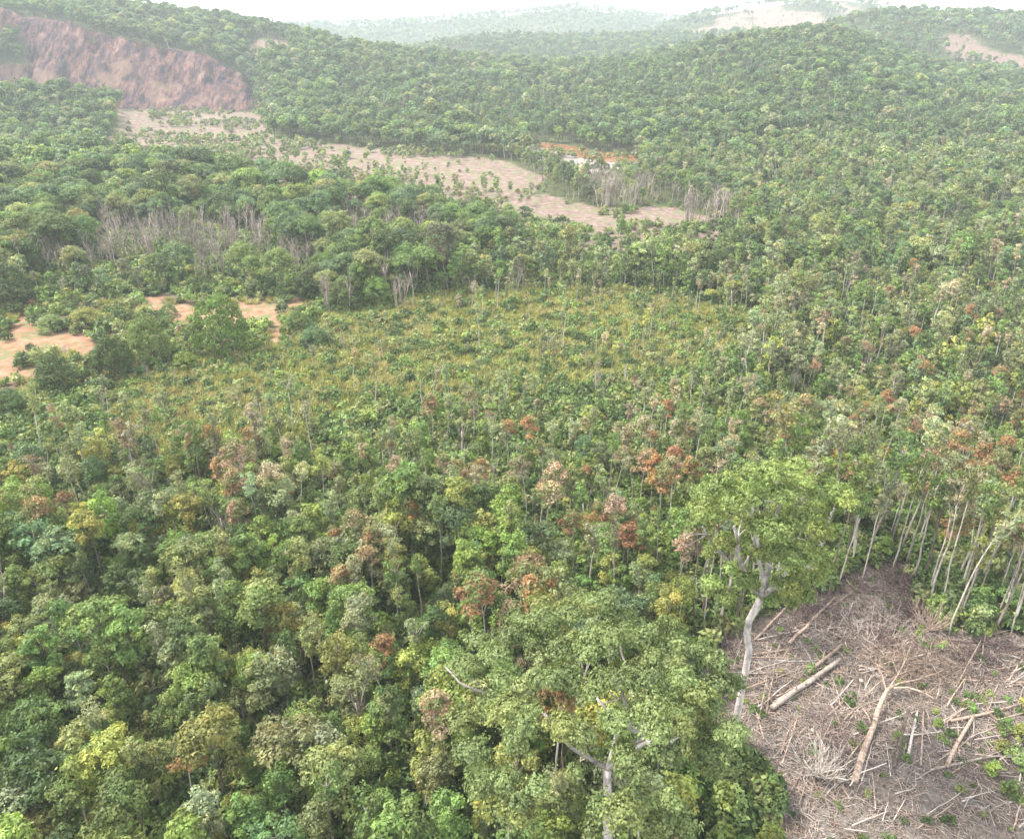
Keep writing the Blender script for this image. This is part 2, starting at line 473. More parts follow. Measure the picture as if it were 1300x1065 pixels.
    P = curve((0, 0, -.5), (lean[0] * topz, lean[1] * topz, topz), rng, 8, .02)
    mb.tube(P, np.linspace(tr, tr * .35, 8), bark_k)
    nl_limbs = min(len(cl), {0: 14, 1: 6, 2: 3}[lod])
    order = rng.permutation(len(cl))[:nl_limbs]
    for i in order:
        c = cl[i]
        zs = np.clip(c[2] - np.hypot(c[0], c[1]) * rng.uniform(.7, 1.1) - .4, H * .2, topz * .95)
        j = np.interp(zs, P[:, 2], np.arange(8)); j0 = min(6, int(j)); q = j - j0
        s = P[j0] * (1 - q) + P[j0 + 1] * q
        mb.tube(curve(s, c[:3] + np.array([0, 0, c[4] * .2]), rng, 4, .07), np.linspace(tr * .38, tr * .12, 4), max(3, bark_k - 2))
    V, F = mb.arrays()
    lV, lF, lv, lh = leaf_cards(cl, int(nl / cd), sz * ls, rng, upb)
    return V, F, (lV, lF, lv, lh)

BARK = {'broadleaf_tree': M_BARK, 'bushy_tree': M_PALE, 'slender_tree': M_PALE, 'rusty_tree': M_PALE, 'shrub': M_BARK, 'canopy_tree': M_BARK, 'dead_tree': M_DEAD, 'domed_tree': M_BARK}

def joined_mesh(name, V, F, leaf, bark):
    """trunk and leaves as a single mesh (for the uncountable far trees)"""
    if leaf is None:
        return mesh_np(name, V, F, [bark], smooth=True)
    lV, lF, lv, lh = leaf
    lT = np.vstack([lF[:, [0, 1, 2]], lF[:, [0, 2, 3]]]) + len(V)
    AV = np.vstack([V, lV]); AF = np.vstack([F, lT])
    fm = np.concatenate([np.zeros(len(F)), np.ones(len(lT))])
    return mesh_np(name, AV, AF, [bark, M_LEAF], fm,
                   {'lv': np.concatenate([np.ones(len(V)), lv]), 'lh': np.concatenate([np.zeros(len(V)), lh])})

NVAR = {'broadleaf_tree': 9, 'bushy_tree': 8, 'slender_tree': 10, 'rusty_tree': 6, 'shrub': 8, 'canopy_tree': 8, 'dead_tree': 7, 'domed_tree': 5}
KINDS = list(NVAR)
near_protos, stuff_cols = {}, {}
for ki, k in enumerate(KINDS):
    near_protos[k] = []
    for i in range(NVAR[k]):
        rng = np.random.default_rng(1000 + ki * 50 + i)
        V, F, leaf = proto(k, rng, 0 if k != 'canopy_tree' else 0)
        tm = mesh_np(k + '_trunk', V, F, [M_BARK if (k == 'slender_tree' and i % 3 == 2) else BARK[k]], smooth=True)
        cm = None
        if leaf is not None:
            lV, lF, lv, lh = leaf
            cm = mesh_np(k + '_crown', lV, lF, [M_LEAF], attrs={'lv': lv, 'lh': lh, **({'lg': LG} if k == 'rusty_tree' else {})})
        near_protos[k].append((tm, cm, float(V[:, 2].max() if leaf is None else lV[:, 2].max())))
    for lod in (1, 2):
        c = bpy.data.collections.new(f'{k}_source_{lod}')
        for i in range(6):
            rng = np.random.default_rng(3000 + ki * 50 + i + lod * 500)
            V, F, leaf = proto(k, rng, lod)
            o = bpy.data.objects.new(f'{k}_source', joined_mesh(k, V, F, leaf, BARK[k]))
            c.objects.link(o)
        stuff_cols[(k, lod)] = (c, 6)

# ------------------------------------------------------------------ geometry nodes scatter for uncountable things
def scatter_group(coll):
    ng = bpy.data.node_groups.new('scatter', 'GeometryNodeTree')
    ng.interface.new_socket('Geometry', in_out='INPUT', socket_type='NodeSocketGeometry')
    ng.interface.new_socket('Geometry', in_out='OUTPUT', socket_type='NodeSocketGeometry')
    i = ng.nodes.new('NodeGroupInput'); o = ng.nodes.new('NodeGroupOutput')
    ci = ng.nodes.new('GeometryNodeCollectionInfo'); ci.inputs['Collection'].default_value = coll
    ci.inputs['Separate Children'].default_value = True; ci.inputs['Reset Children'].default_value = True
    ip = ng.nodes.new('GeometryNodeInstanceOnPoints'); ip.inputs['Pick Instance'].default_value = True
    def attr(name, t):
        a = ng.nodes.new('GeometryNodeInputNamedAttribute'); a.data_type = t; a.inputs['Name'].default_value = name
        return a.outputs['Attribute']
    ng.links.new(i.outputs[0], ip.inputs['Points']); ng.links.new(ci.outputs[0], ip.inputs['Instance'])
    ng.links.new(attr('pid', 'INT'), ip.inputs['Instance Index'])
    ng.links.new(attr('rot', 'FLOAT_VECTOR'), ip.inputs['Rotation'])
    ng.links.new(attr('scl', 'FLOAT_VECTOR'), ip.inputs['Scale'])
    ng.links.new(ip.outputs[0], o.inputs[0])
    return ng

def scatter(name, coll, npid, P, rot, scl, tint, label, cat, rng):
    P = np.asarray(P, float); n = len(P)
    if n == 0: return None
    me = bpy.data.meshes.new(name); me.vertices.add(n); me.vertices.foreach_set('co', P.astype(np.float32).ravel())
    a = me.attributes.new('pid', 'INT', 'POINT'); a.data.foreach_set('value', rng.integers(0, npid, n).astype(np.int32))
    for an, arr in (('rot', rot), ('scl', scl), ('tint', tint)):
        a = me.attributes.new(an, 'FLOAT_VECTOR', 'POINT'); a.data.foreach_set('vector', np.asarray(arr, np.float32).ravel())
    me.update()
    o = link(name, me)
    md = o.modifiers.new('scatter', 'NODES'); md.node_group = scatter_group(coll)
    tag(o, label, cat, kind='stuff')
    return o

# ------------------------------------------------------------------ ground
def ground_material():
    m, nt, out = newmat('ground_surface')
    tc = N(nt, 'ShaderNodeTexCoord')
    def noise(s, d=6, r=.6):
        n = N(nt, 'ShaderNodeTexNoise'); n.inputs['Scale'].default_value = s; n.inputs['Detail'].default_value = d; n.inputs['Roughness'].default_value = r
        nt.links.new(tc.outputs['Object'], n.inputs['Vector']); return n.outputs[0]
    def ramp(f, stops):
        r = N(nt, 'ShaderNodeValToRGB'); e = r.color_ramp.elements
        while len(e) < len(stops): e.new(.5)
        for q, (p, c) in zip(e, stops): q.position = p; q.color = (*c, 1)
        nt.links.new(f, r.inputs[0]); return r.outputs[0]
    def at(n):
        return N(nt, 'ShaderNodeAttribute', attribute_type='GEOMETRY', attribute_name=n).outputs['Fac']
    n1, n2, n3, n4 = noise(.05), noise(.35, 8), noise(2.2, 8, .7), noise(.012, 4)
    forest = ramp(n2, [(.3, (.045, .06, .024)), (.5, (.075, .09, .036)), (.72, (.11, .10, .055))])
    marsh = ramp(n2, [(.3, (.13, .16, .05)), (.5, (.18, .20, .07)), (.7, (.215, .21, .095))])
    bare = ramp(n2, [(.30, (.11, .075, .06)), (.45, (.175, .12, .10)), (.58, (.23, .165, .14)), (.7, (.32, .26, .23))])
    pond = ramp(n2, [(.3, (.20, .155, .13)), (.6, (.27, .235, .21))])
    orange = ramp(n2, [(.3, (.17, .09, .05)), (.45, (.26, .145, .085)), (.6, (.31, .195, .125)), (.75, (.40, .30, .22))])
    brown = ramp(n2, [(.3, (.09, .085, .045)), (.48, (.14, .11, .075)), (.7, (.20, .145, .115))])
    logc = ramp(n3, [(.32, (.055, .044, .036)), (.47, (.14, .118, .10)), (.66, (.27, .235, .21))])
    logc = mixc(nt, ramp(n2, [(.45, (0, 0, 0)), (.7, (.6, .6, .6))]), logc, (.27, .25, .225))
    # strata for the quarry: stretched noise
    mp = N(nt, 'ShaderNodeMapping'); mp.inputs['Scale'].default_value = (.15, .035, .045); mp.inputs['Rotation'].default_value = (0, .85, .2)
    nt.links.new(tc.outputs['Object'], mp.inputs[0])
    nq = N(nt, 'ShaderNodeTexNoise'); nq.inputs['Scale'].default_value = 1; nq.inputs['Detail'].default_value = 9; nq.inputs['Roughness'].default_value = .78
    nt.links.new(mp.outputs[0], nq.inputs['Vector'])
    rock = ramp(nq.outputs[0], [(.38, (.020, .018, .026)), (.45, (.075, .052, .062)), (.51, (.18, .10, .09)), (.57, (.29, .15, .11)), (.66, (.40, .32, .30))])
    rock = mixc(nt, ramp(n1, [(.45, (0, 0, 0)), (.7, (.5, .5, .5))]), rock, (.085, .062, .072))
    red = ramp(n2, [(.35, (.10, .10, .06)), (.47, (.17, .115, .09)), (.6, (.22, .155, .125))])
    c = forest
    for nm, col in (('marsh', marsh), ('brown', brown), ('bare', bare), ('orange', orange), ('pond', pond), ('log', logc), ('quarry', rock), ('red', red), ('farbare', red)):
        c = mixc(nt, at(nm), c, col)
    # green growth creeping over the bare soil
    gsoil = ramp(noise(.16, 7, .7), [(.5, (0, 0, 0)), (.58, (.85, .85, .85))])
    gb = N(nt, 'ShaderNodeMath', operation='MULTIPLY'); nt.links.new(gsoil, gb.inputs[0]); nt.links.new(mathn(nt, 'MAXIMUM', at('bare'), at('orange')), gb.inputs[1])
    c = mixc(nt, gb.outputs[0], c, (.14, .16, .07))
    c = mixc(nt, at('ochre'), c, mixc(nt, nq.outputs[0], (.25, .13, .07), (.42, .30, .23)))
    p = N(nt, 'ShaderNodeBsdfPrincipled'); p.inputs['Roughness'].default_value = .95; p.inputs['Specular IOR Level'].default_value = .1
    nt.links.new(c, p.inputs['Base Color'])
    b = N(nt, 'ShaderNodeBump'); b.inputs['Strength'].default_value = .8; b.inputs['Distance'].default_value = .35
    nt.links.new(n3, b.inputs['Height'])
    b2 = N(nt, 'ShaderNodeBump'); b2.inputs['Distance'].default_value = 9; nt.links.new(at('quarry'), b2.inputs['Strength'])
    nt.links.new(nq.outputs[0], b2.inputs['Height']); nt.links.new(b.outputs[0], b2.inputs['Normal']); nt.links.new(b2.outputs[0], p.inputs['Normal'])
    nt.links.new(p.outputs[0], out.inputs[0])
    return m
M_GROUND = ground_material()

def axis_y():
    ys = [-60.0]
    while ys[-1] < 7000:
        y = ys[-1]
        if y < 30: s = 4
        elif y < 120: s = 1.0
        elif y < 640: s = 1.0 + (y - 120) * .005
        elif y < 760: s = 4
        elif y < 900: s = 2.0
        elif y < 1250: s = 6
        elif y < 3000: s = 16
        else: s = 120
        ys.append(y + s)
    return np.array(ys)
YS = axis_y()
NX = 440
# fan shaped sheet: it widens with distance so that it reaches the horizon on both sides
q = np.linspace(-1, 1, NX)
A = np.sign(q) * (np.abs(q) * .9 + (np.maximum(np.abs(q) - .82, 0) / .18) ** 2 * 1.3)
GX = A[None, :] * (np.maximum(YS, 40)[:, None] * 1.0 + 30)
GY = np.repeat(YS[:, None], NX, 1)
GZ = height(GX, GY)
mk, gu, gv = masks(GX, GY, GZ)
ny = len(YS)
V = np.stack([GX, GY, GZ], -1).reshape(-1, 3)
ii, jj = np.meshgrid(np.arange(ny - 1), np.arange(NX - 1), indexing='ij')
F = np.stack([ii * NX + jj, ii * NX + jj + 1, (ii + 1) * NX + jj + 1, (ii + 1) * NX + jj], -1).reshape(-1, 4)
def face_on(m):
    f = m.reshape(-1)[F]
    return f.mean(1) > .5
MN = ['ochre', 'marsh', 'brown', 'bare', 'orange', 'pond', 'log', 'quarry', 'red', 'farbare', 'water']
regions = [('quarry_cliff', face_on(mk['quarry']), 'grey, purple and orange rock face cut into the wooded hill at upper left'),
           ('bare_ground', face_on(np.maximum(mk['bare'], mk['pond'])), 'pinkish bare earth strip winding along the valley floor'),
           ('dirt_track', face_on(mk['orange']), 'orange dirt track between dark green trees at left'),
           ('logged_ground', face_on(mk['log']), 'grey brown logged ground strewn with felled trunks at lower right'),
           ('hillside_scar', face_on(np.maximum(mk['red'], mk['farbare'])), 'reddish bare patches on the far wooded hillsides')]
left = np.ones(len(F), bool)
def sub(Fs, name):
    idx, inv = np.unique(Fs.ravel(), return_inverse=True)
    me = mesh_np(name, V[idx], inv.reshape(-1, 4), [M_GROUND], attrs={n: mk[n].reshape(-1)[idx] for n in MN}, smooth=True)
    return me
for nm, on, lab in regions:
    on = on & left; left &= ~on
    o = link(nm, sub(F[on], nm)); tag(o, lab, nm.replace('_', ' '), kind='structure')
o = link('ground', sub(F[left], 'ground')); tag(o, 'green and brown valley floor and hills under the forest', 'ground', kind='structure')

# shallow rust coloured pond lying just over the pale sand
def pond():
    m, nt, out = newmat('rusty_water')
    p = N(nt, 'ShaderNodeBsdfPrincipled'); p.inputs['Base Color'].default_value = (.26, .12, .05, 1); p.inputs['Roughness'].default_value = .18
    n = N(nt, 'ShaderNodeTexNoise'); n.inputs['Scale'].default_value = .6; b = N(nt, 'ShaderNodeBump'); b.inputs['Strength'].default_value = .1
    tc = N(nt, 'ShaderNodeTexCoord'); nt.links.new(tc.outputs['Object'], n.inputs['Vector'])
    nt.links.new(n.outputs[0], b.inputs['Height']); nt.links.new(b.outputs[0], p.inputs['Normal']); nt.links.new(p.outputs[0], out.inputs[0])
    on = face_on(mk['water'])
    Fs = F[on]; idx, inv = np.unique(Fs.ravel(), return_inverse=True)
    VV = V[idx].copy(); VV[:, 2] += .12
    if len(VV) < 4: return
    o = link('pond', mesh_np('pond', VV, inv.reshape(-1, 4), [m], smooth=True))
    tag(o, 'shallow rust orange pond beside pale sand below the central hill', 'pond', kind='structure')
pond()

# ------------------------------------------------------------------ where the trees stand
def cand(x0, x1, y0, y1, sp, rng, fan=None, jit=.45):
    xs = np.arange(x0, x1, sp); ys = np.arange(y0, y1, sp)
    X, Y = np.meshgrid(xs, ys); X = X + (np.arange(len(ys)) % 2)[:, None] * sp * .5
    X = (X + rng.uniform(-jit, jit, X.shape) * sp).ravel(); Y = (Y + rng.uniform(-jit, jit, Y.shape) * sp).ravel()
    if fan is not None:
        k = np.abs(X) < fan * Y + 14; X, Y = X[k], Y[k]
    return X, Y

COLS = {
 'dark':   ((.088, .140, .045), 'dark green'),
 'mid':    ((.145, .222, .066), 'mid green'),
 'bright': ((.190, .265, .068), 'bright green'),
 'yellow': ((.270, .300, .085), 'yellow green'),
 'olive':  ((.215, .252, .100), 'olive green'),
 'grey':   ((.225, .270, .145), 'grey green'),
 'blue':   ((.122, .190, .088), 'bluish green'),
 'rust':   ((.290, .175, .085), 'rusty orange'),
 'brown':  ((.270, .205, .125), 'dull brown'),
 'tan':    ((.310, .280, .190), 'pale tan'),
 'pink':   ((.350, .260, .180), 'pale pinkish brown'),
 'none':   ((.3, .26, .22), 'bare grey'),
}
T = []   # (kind, x, y, z, scale, rotz, colour key, squash)
def put(kind, x, y, s=1.0, col='mid', sq=1.0, rz=None):
    T.append([kind, float(x), float(y), s, random_rot() if rz is None else rz, col, sq])
RT = np.random.default_rng(11)
def random_rot(): return RT.uniform(0, 6.283)

def pick(rng, w):
    k = list(w); p = np.array([w[i] for i in k], float); p /= p.sum()
    return k[rng.choice(len(k), p=p)]

GREENS_NEAR = {'dark': 1.6, 'mid': 3, 'bright': 1.5, 'yellow': .9, 'olive': 1.2, 'grey': 1.4, 'blue': .5}
GREENS_MID = {'mid': 1.2, 'olive': 2.4, 'grey': 3, 'yellow': 1.4, 'brown': .7, 'tan': 1.6, 'bright': .4}
GREENS_CAN = {'dark': 1.5, 'mid': 3, 'blue': 2, 'olive': .8, 'bright': .25}
GREENS_HILL = {'dark': 4, 'mid': 2.2, 'blue': 5, 'olive': .5, 'grey': .9, 'bright': .6}

P_LEFTW = [(-400, 372), (-400, 212), (0, 208), (250, 226), (330, 244), (430, 260), (545, 276), (610, 298), (650, 324), (600, 345), (540, 385), (480, 402), (400, 396), (330, 372), (180, 366), (70, 360), (0, 372)]

# ---- near and middle distance, fine grid
rg = np.random.default_rng(21)
X, Y = cand(-200, 200, 38, 215, 2.6, rg, fan=.80)
Z = height(X, Y); mkk, U, Vv = masks(X, Y, Z)
cl = fbm(X / 16, Y / 16, 90, 3); cl2 = fbm(X / 11, Y / 11, 95, 3)
for i in range(len(X)):
    x, y, u, v = X[i], Y[i], U[i], Vv[i]
    r = rg.random()
    if mkk['log'][i] or y > 215: continue
    if u > 862 and v > 905:
        if r < .8: put('shrub', x, y, rg.uniform(.8, 1.5), pick(rg, {'mid': 2, 'bright': 1.5, 'dark': 1}))
        continue
    gapn = cl2[i]
    if 385 < v < 600 and u < 960 and gapn < .44 and r < .8: continue
    if mkk['orange'][i] or mkk['brown'][i]:
        if mkk['orange'][i] == 0 and r < .10: put('shrub', x, y, rg.uniform(.5, .9), pick(rg, {'olive': 2, 'grey': 2, 'mid': 1}))
        continue
    if inpoly(np.array([u]), np.array([v]), P_LEFTW)[0]: continue
    if np.hypot(x - BIG1[0], y - BIG1[1]) < 2.5 if 'BIG1' in globals() else False: continue
    rustp = .018 + .24 * float(ss(.54, .68, cl[i])) * (1 if 560 < v < 900 else .4)
    if 560 < v < 760 and u > 450: rustp += .03
    if u < 300 and v > 560: rustp *= .5
    if mkk['marsh'][i]:
        if r < .11: put('slender_tree', x, y, rg.uniform(.5, .9), pick(rg, GREENS_MID))
        elif r < .16: put('bushy_tree', x, y, rg.uniform(.35, .6), pick(rg, GREENS_MID))
        elif r < .34: put('shrub', x, y, rg.uniform(.4, .85), pick(rg, {'yellow': 3, 'olive': 2, 'mid': 2, 'bright': 1, 'grey': 1}))
        elif r < .38: put('dead_tree', x, y, rg.uniform(.4, .9), 'none')
        continue
    if v > 690:            # tall dense forest at the foot of the picture
        sz = rg.uniform(.6, 1.2)
        if u > 880 and v < 830:
            if r < .5: put('slender_tree', x, y, rg.uniform(1.0, 1.5), pick(rg, {'mid': 2, 'olive': 2, 'grey': 3, 'bright': 1}))
            elif r < .56: put('dead_tree', x, y, rg.uniform(.9, 1.3), 'none')
            elif r < .80: put('shrub', x, y, rg.uniform(.8, 1.3), pick(rg, GREENS_NEAR))
            elif r < .9: put('rusty_tree', x, y, rg.uniform(.8, 1.1), pick(rg, {'rust': 2, 'brown': 2}))
            continue
        if r < rustp: put('rusty_tree', x, y, sz, pick(rg, {'rust': 3, 'brown': 2, 'pink': .7}))
        elif r < .40: put('broadleaf_tree', x, y, sz, pick(rg, GREENS_NEAR))
        elif r < .64: put('bushy_tree', x, y, rg.uniform(.7, 1.15), pick(rg, {'bright': 2.2, 'mid': 2.4, 'yellow': 2, 'blue': 1, 'dark': .8, 'olive': 1}))
        elif r < .77: put('slender_tree', x, y, rg.uniform(.8, 1.1), pick(rg, {'grey': 3, 'olive': 1.5, 'mid': 1}))
        elif r < .785: put('dead_tree', x, y, rg.uniform(.75, 1.05), 'none')
        elif r < .9: put('shrub', x, y, rg.uniform(.8, 1.4), pick(rg, {'bright': 2, 'yellow': 1, 'mid': 2, 'dark': 1}))
    elif v > 560:
        lf = float(ss(520, 250, u))
        if r < rustp: put('rusty_tree', x, y, rg.uniform(.65, 1.0), pick(rg, {'rust': 3, 'brown': 2, 'tan': 2}))
        elif r < .35 - .14 * lf: put('slender_tree', x, y, rg.uniform(.6, 1.1), pick(rg, {'grey': 3, 'olive': 2, 'mid': 1, 'brown': .7, 'tan': 1.6}))
        elif r < .56: put('bushy_tree', x, y, rg.uniform(.5, .95), pick(rg, {'mid': 2, 'olive': 1.6, 'grey': 1.6, 'bright': 1.2, 'yellow': 1.5, 'blue': .7}))
        elif r < .66: put('broadleaf_tree', x, y, rg.uniform(.5, .85), pick(rg, GREENS_NEAR))
        elif r < .71 - .03 * lf: put('dead_tree', x, y, rg.uniform(.55, .9), 'none')
        elif r < .93: put('shrub', x, y, rg.uniform(.7, 1.3), pick(rg, {'yellow': 2, 'bright': 1.6, 'mid': 2, 'olive': 1.2}))
    elif u > 930 or v < 395:
        if r < .05 + rustp * .6: put('rusty_tree', x, y, rg.uniform(.6, .95), pick(rg, {'rust': 1, 'brown': 3, 'pink': 1}))
        elif r < .27: put('slender_tree', x, y, rg.uniform(.6, 1.15), pick(rg, {'grey': 3, 'olive': 2, 'mid': 1.4, 'tan': 1.2}))
        elif r < .60: put('bushy_tree', x, y, rg.uniform(.55, 1.1), pick(rg, {'mid': 3, 'olive': 2, 'grey': 2, 'yellow': 1, 'blue': 1}))
        elif r < .72: put('broadleaf_tree', x, y, rg.uniform(.5, .85), pick(rg, GREENS_NEAR))
        elif r < .76: put('dead_tree', x, y, rg.uniform(.6, .95), 'none')
        elif r < .92: put('shrub', x, y, rg.uniform(.8, 1.3), pick(rg, GREENS_MID))
    else:                  # v 395..560 rough regrowth
        if r < rustp * .6: put('rusty_tree', x, y, rg.uniform(.45, .75), pick(rg, {'rust': 1, 'brown': 2, 'tan': 3}))
        elif r < .23: put('slender_tree', x, y, rg.uniform(.5, .95), pick(rg, GREENS_MID))
        elif r < .34: put('bushy_tree', x, y, rg.uniform(.4, .75), pick(rg, GREENS_MID))
        elif r < .40: put('dead_tree', x, y, rg.uniform(.45, .95), 'none')
        elif r < .64: put('shrub', x, y, rg.uniform(.5, 1.15), pick(rg, {'yellow': 2.4, 'olive': 2, 'mid': 2, 'bright': 1.2, 'grey': 1}))

P_DEADS = [[(120, 300), (345, 300), (350, 352), (140, 356)], [(355, 330), (420, 332), (420, 356), (355, 352)], [(430, 288), (535, 288), (540, 318), (430, 316)],
           [(845, 262), (925, 264), (930, 288), (850, 286)], [(742, 236), (835, 240), (835, 262), (742, 258)], [(45, 330), (110, 330), (110, 362), (45, 360)], [(480, 385), (530, 385), (530, 400), (480, 400)]]
def in_dead(U, V):
    a = np.zeros(np.shape(U), bool)
    for p in P_DEADS: a |= inpoly(U, V, p)
    return a
def low_margin(U, V):
    return ((inpoly(U, V - 26, P_BARE) | inpoly(U, V - 12, P_BARE)) & (U > 560)) | inpoly(U, V - 12, P_POND)
# ---- 215 m to the valley strip
X, Y = cand(-420, 420, 215, 470, 4.6, rg, fan=.80)
Z = height(X, Y); mkk, U, Vv = masks(X, Y, Z); il = inpoly(U, Vv, P_LEFTW); lm = low_margin(U, Vv); dz = in_dead(U, Vv); dn = fbm(X / 8, Y / 16, 300, 2)
gap = fbm(X / 30, Y / 40, 120, 3)
for i in range(len(X)):
    x, y, u, v = X[i], Y[i], U[i], Vv[i]; r = rg.random()
    if il[i]: continue
    if mkk['pond'][i] or mkk['orange'][i] or mkk['brown'][i]: continue
    if mkk['bare'][i]:
        if r < .07 + .8 * float(ss(.51, .60, gap[i])): put(pick(rg, {'shrub': 3, 'bushy_tree': 1.3}), x, y, rg.uniform(.5, 1.0), pick(rg, {'mid': 2, 'olive': 1, 'grey': 2}))
        continue
    if dz[i] and dn[i] > .42:
        put('shrub', x + 1, y - 1, rg.uniform(.6, 1), pick(rg, {'mid': 1, 'olive': 2, 'tan': 1}))
        for _ in range(1): put('dead_tree', x + rg.normal() * 1.6, y + rg.normal() * 1.6, rg.uniform(.9, 1.2), 'none')
        continue
    if lm[i]:
        if r < .55: put(pick(rg, {'shrub': 4, 'bushy_tree': 1}), x, y, rg.uniform(.5, .9), pick(rg, {'mid': 2, 'olive': 2, 'grey': 2}))
        continue
    if r < .16: put('slender_tree', x, y, rg.uniform(.8, 1.1), pick(rg, {'grey': 3, 'olive': 2, 'mid': 1.4, 'tan': 1.2}))
    elif r < .52: put('broadleaf_tree', x, y, rg.uniform(.75, 1.15), pick(rg, {'mid': 3, 'blue': 2, 'dark': 1, 'olive': 2, 'grey': 2, 'yellow': .3}))
    elif r < .80: put('bushy_tree', x, y, rg.uniform(.9, 1.4), pick(rg, {'mid': 3, 'blue': 2, 'olive': 2, 'grey': 2}))
    elif r < .84: put('dead_tree', x, y, rg.uniform(.8, 1.1), 'none')
    elif r < .93: put('canopy_tree', x, y, rg.uniform(.6, .8), pick(rg, GREENS_CAN))

# ---- woods at the left: broad crowns
X, Y = cand(-430, 40, 190, 470, 6.4, rg, fan=.86)
Z = height(X, Y); mkk, U, Vv = masks(X, Y, Z); il = inpoly(U, Vv, P_LEFTW)
for i in range(len(X)):
    if not il[i] or mkk['bare'][i] or mkk['orange'][i]: continue
    if fbm(X[i] / 11, Y[i] / 26, 310, 2) > .41 and (in_dead(U[i:i+1], Vv[i:i+1])[0] or in_dead(U[i:i+1], Vv[i:i+1] - 12)[0]):
        if rg.random() < .5: put('bushy_tree', X[i], Y[i], rg.uniform(.4, .7), pick(rg, GREENS_CAN))
        continue
    put('canopy_tree', X[i], Y[i], rg.uniform(.72, 1.08), pick(rg, GREENS_CAN))
# pale bare stems along the near edge of those woods
X, Y = cand(-330, 0, 190, 360, 4.4, rg, fan=.86)
Z = height(X, Y); U, Vv = project(X, Y, Z); il = in_dead(U, Vv)
for i in range(len(X)):
    if il[i] and rg.random() < .85 and fbm(X[i] / 11, Y[i] / 26, 310, 2) > .41:
        put('dead_tree', X[i], Y[i], rg.uniform(.9, 1.25), 'none')

# ---- hills (far)
def hills(y0, y1, sp, lo, hi, cols=GREENS_HILL):
    X, Y = cand(-int(.8 * y1), int(.8 * y1), y0, y1, sp, rg, fan=.78)
    Z = height(X, Y); mkk, U, Vv = masks(X, Y, Z)
    fx = fbm(X / 70, Y / 70, 160, 3); fz = fbm(X / 22, Y / 30, 170, 3)
    ang = (Z + 8 - CAMZ) / Y
    for i in range(len(X)):
        if mkk['bare'][i] or mkk['pond'][i]:
            if rg.random() < .07 + .85 * float(ss(.51, .60, fz[i])): put('shrub', X[i], Y[i], rg.uniform(.8, 1.9), pick(rg, {'mid': 1, 'olive': 2, 'grey': 2}))
            continue
        if mkk['quarry'][i] or mkk['red'][i] or mkk['farbare'][i]:
            if rg.random() < (.03 if mkk['quarry'][i] else .14): put('bushy_tree', X[i], Y[i], rg.uniform(.5, 1.1), 'mid')
            continue
        if abs(U[i] - 650) > 860: continue
        big = fx[i] > .54 or U[i] < 420
        r = rg.random()
        if r < .02: put('dead_tree', X[i], Y[i], rg.uniform(.9, 1.3), 'none')
        elif r < .08: put('slender_tree', X[i], Y[i], rg.uniform(1, 1.4), pick(rg, cols))
        elif big or r > .9: put('canopy_tree', X[i], Y[i], rg.uniform(lo, hi), pick(rg, cols))
        else: put('broadleaf_tree', X[i], Y[i], rg.uniform(lo * 1.25, hi * 1.35), pick(rg, cols))
hills(470, 760, 6.2, .6, 1.0)
hills(760, 1080, 7.4, .7, 1.15)
hills(1080, 1260, 9, .75, 1.1)
hills(1330, 1700, 9.5, .8, 1.2)
hills(1800, 2180, 12.5, .9, 1.4)
hills(2480, 2930, 16, 1.1, 1.6)

# ---- single trees that can be told apart, stood where the photograph has them
def at_px(u, v, it=4):
    d = ray(u, v); t = CAMZ / -d[2]
    z = 0.0
    for _ in range(it):
        t = (CAMZ - z) / -d[2]; z = float(height(d[0] * t, d[1] * t))
    return d[0] * t, d[1] * t, z
NAMED = []
def named(kind, u, v, s, col, label, sq=1.0, var=0):
    x, y, z = at_px(u, v)
    for q in T:
        if q[0] not in ('shrub', 'dead_tree') and (np.hypot(q[1] - x, q[2] - y) < 5 * s or (abs(q[1] - x * q[2] / y) < 5 * s and y - (22 if kind == 'domed_tree' else 9) < q[2] < y and (kind == 'domed_tree' or (label.startswith('white') or label.startswith('tall bare'))))): q[3] *= .45
    NAMED.append((kind, x, y, z, s, col, label, sq, var))
named('domed_tree', 148, 478, .78, 'dark', 'large dark green tree right of the orange dirt track, standing before a taller neighbour', 1.3, 1)
named('domed_tree', 196, 464, .80, 'mid', 'broad mid green tree between two patches of orange soil', 1.45, 2)
named('domed_tree', 283, 450, 1.12, 'mid', 'largest round tree at the edge of the open marsh, right of the orange soil', 1.5, 3)
named('domed_tree', 76, 498, .88, 'dark', 'low domed dark green tree at the near edge of the orange dirt', 1.0, 4)
named('domed_tree', 8, 528, .80, 'dark', 'dark leafy tree at the left edge below the orange dirt', .75, 0)
named('domed_tree', 66, 420, .62, 'olive', 'spreading olive tree just above the orange dirt track', .7, 1)
named('domed_tree', 112, 416, .70, 'yellow', 'pale yellowish layered tree on the far side of the orange dirt', .75, 2)
named('domed_tree', 45, 462, .42, 'olive', 'small olive bush tree standing in the middle of the orange dirt', .8, 3)
named('domed_tree', 214, 402, .42, 'mid', 'small round tree between two little patches of orange soil', .9, 4)
named('domed_tree', 236, 470, .5, 'bright', 'small bright green tree below the largest round tree by the marsh', 1, 0)
named('domed_tree', 378, 418, .52, 'mid', 'dark bushy tree right of the last orange patch', 1, 1)
named('domed_tree', 400, 440, .62, 'blue', 'wider bushy tree at the far edge of the open marsh, right of the orange soil', .8, 2)
named('domed_tree', 440, 392, .95, 'dark', 'big dark domed tree at the corner of the left woods', 1.1, 3)
named('domed_tree', 398, 380, .85, 'dark', 'big dark domed tree left of the one at the corner of the left woods', 1.2, 4)
named('domed_tree', 478, 388, .80, 'mid', 'domed tree at the right end of the left woods', 1.2, 0)
named('domed_tree', 20, 392, 1.1, 'dark', 'big dark domed tree at the left edge above the orange dirt', 1.2, 1)
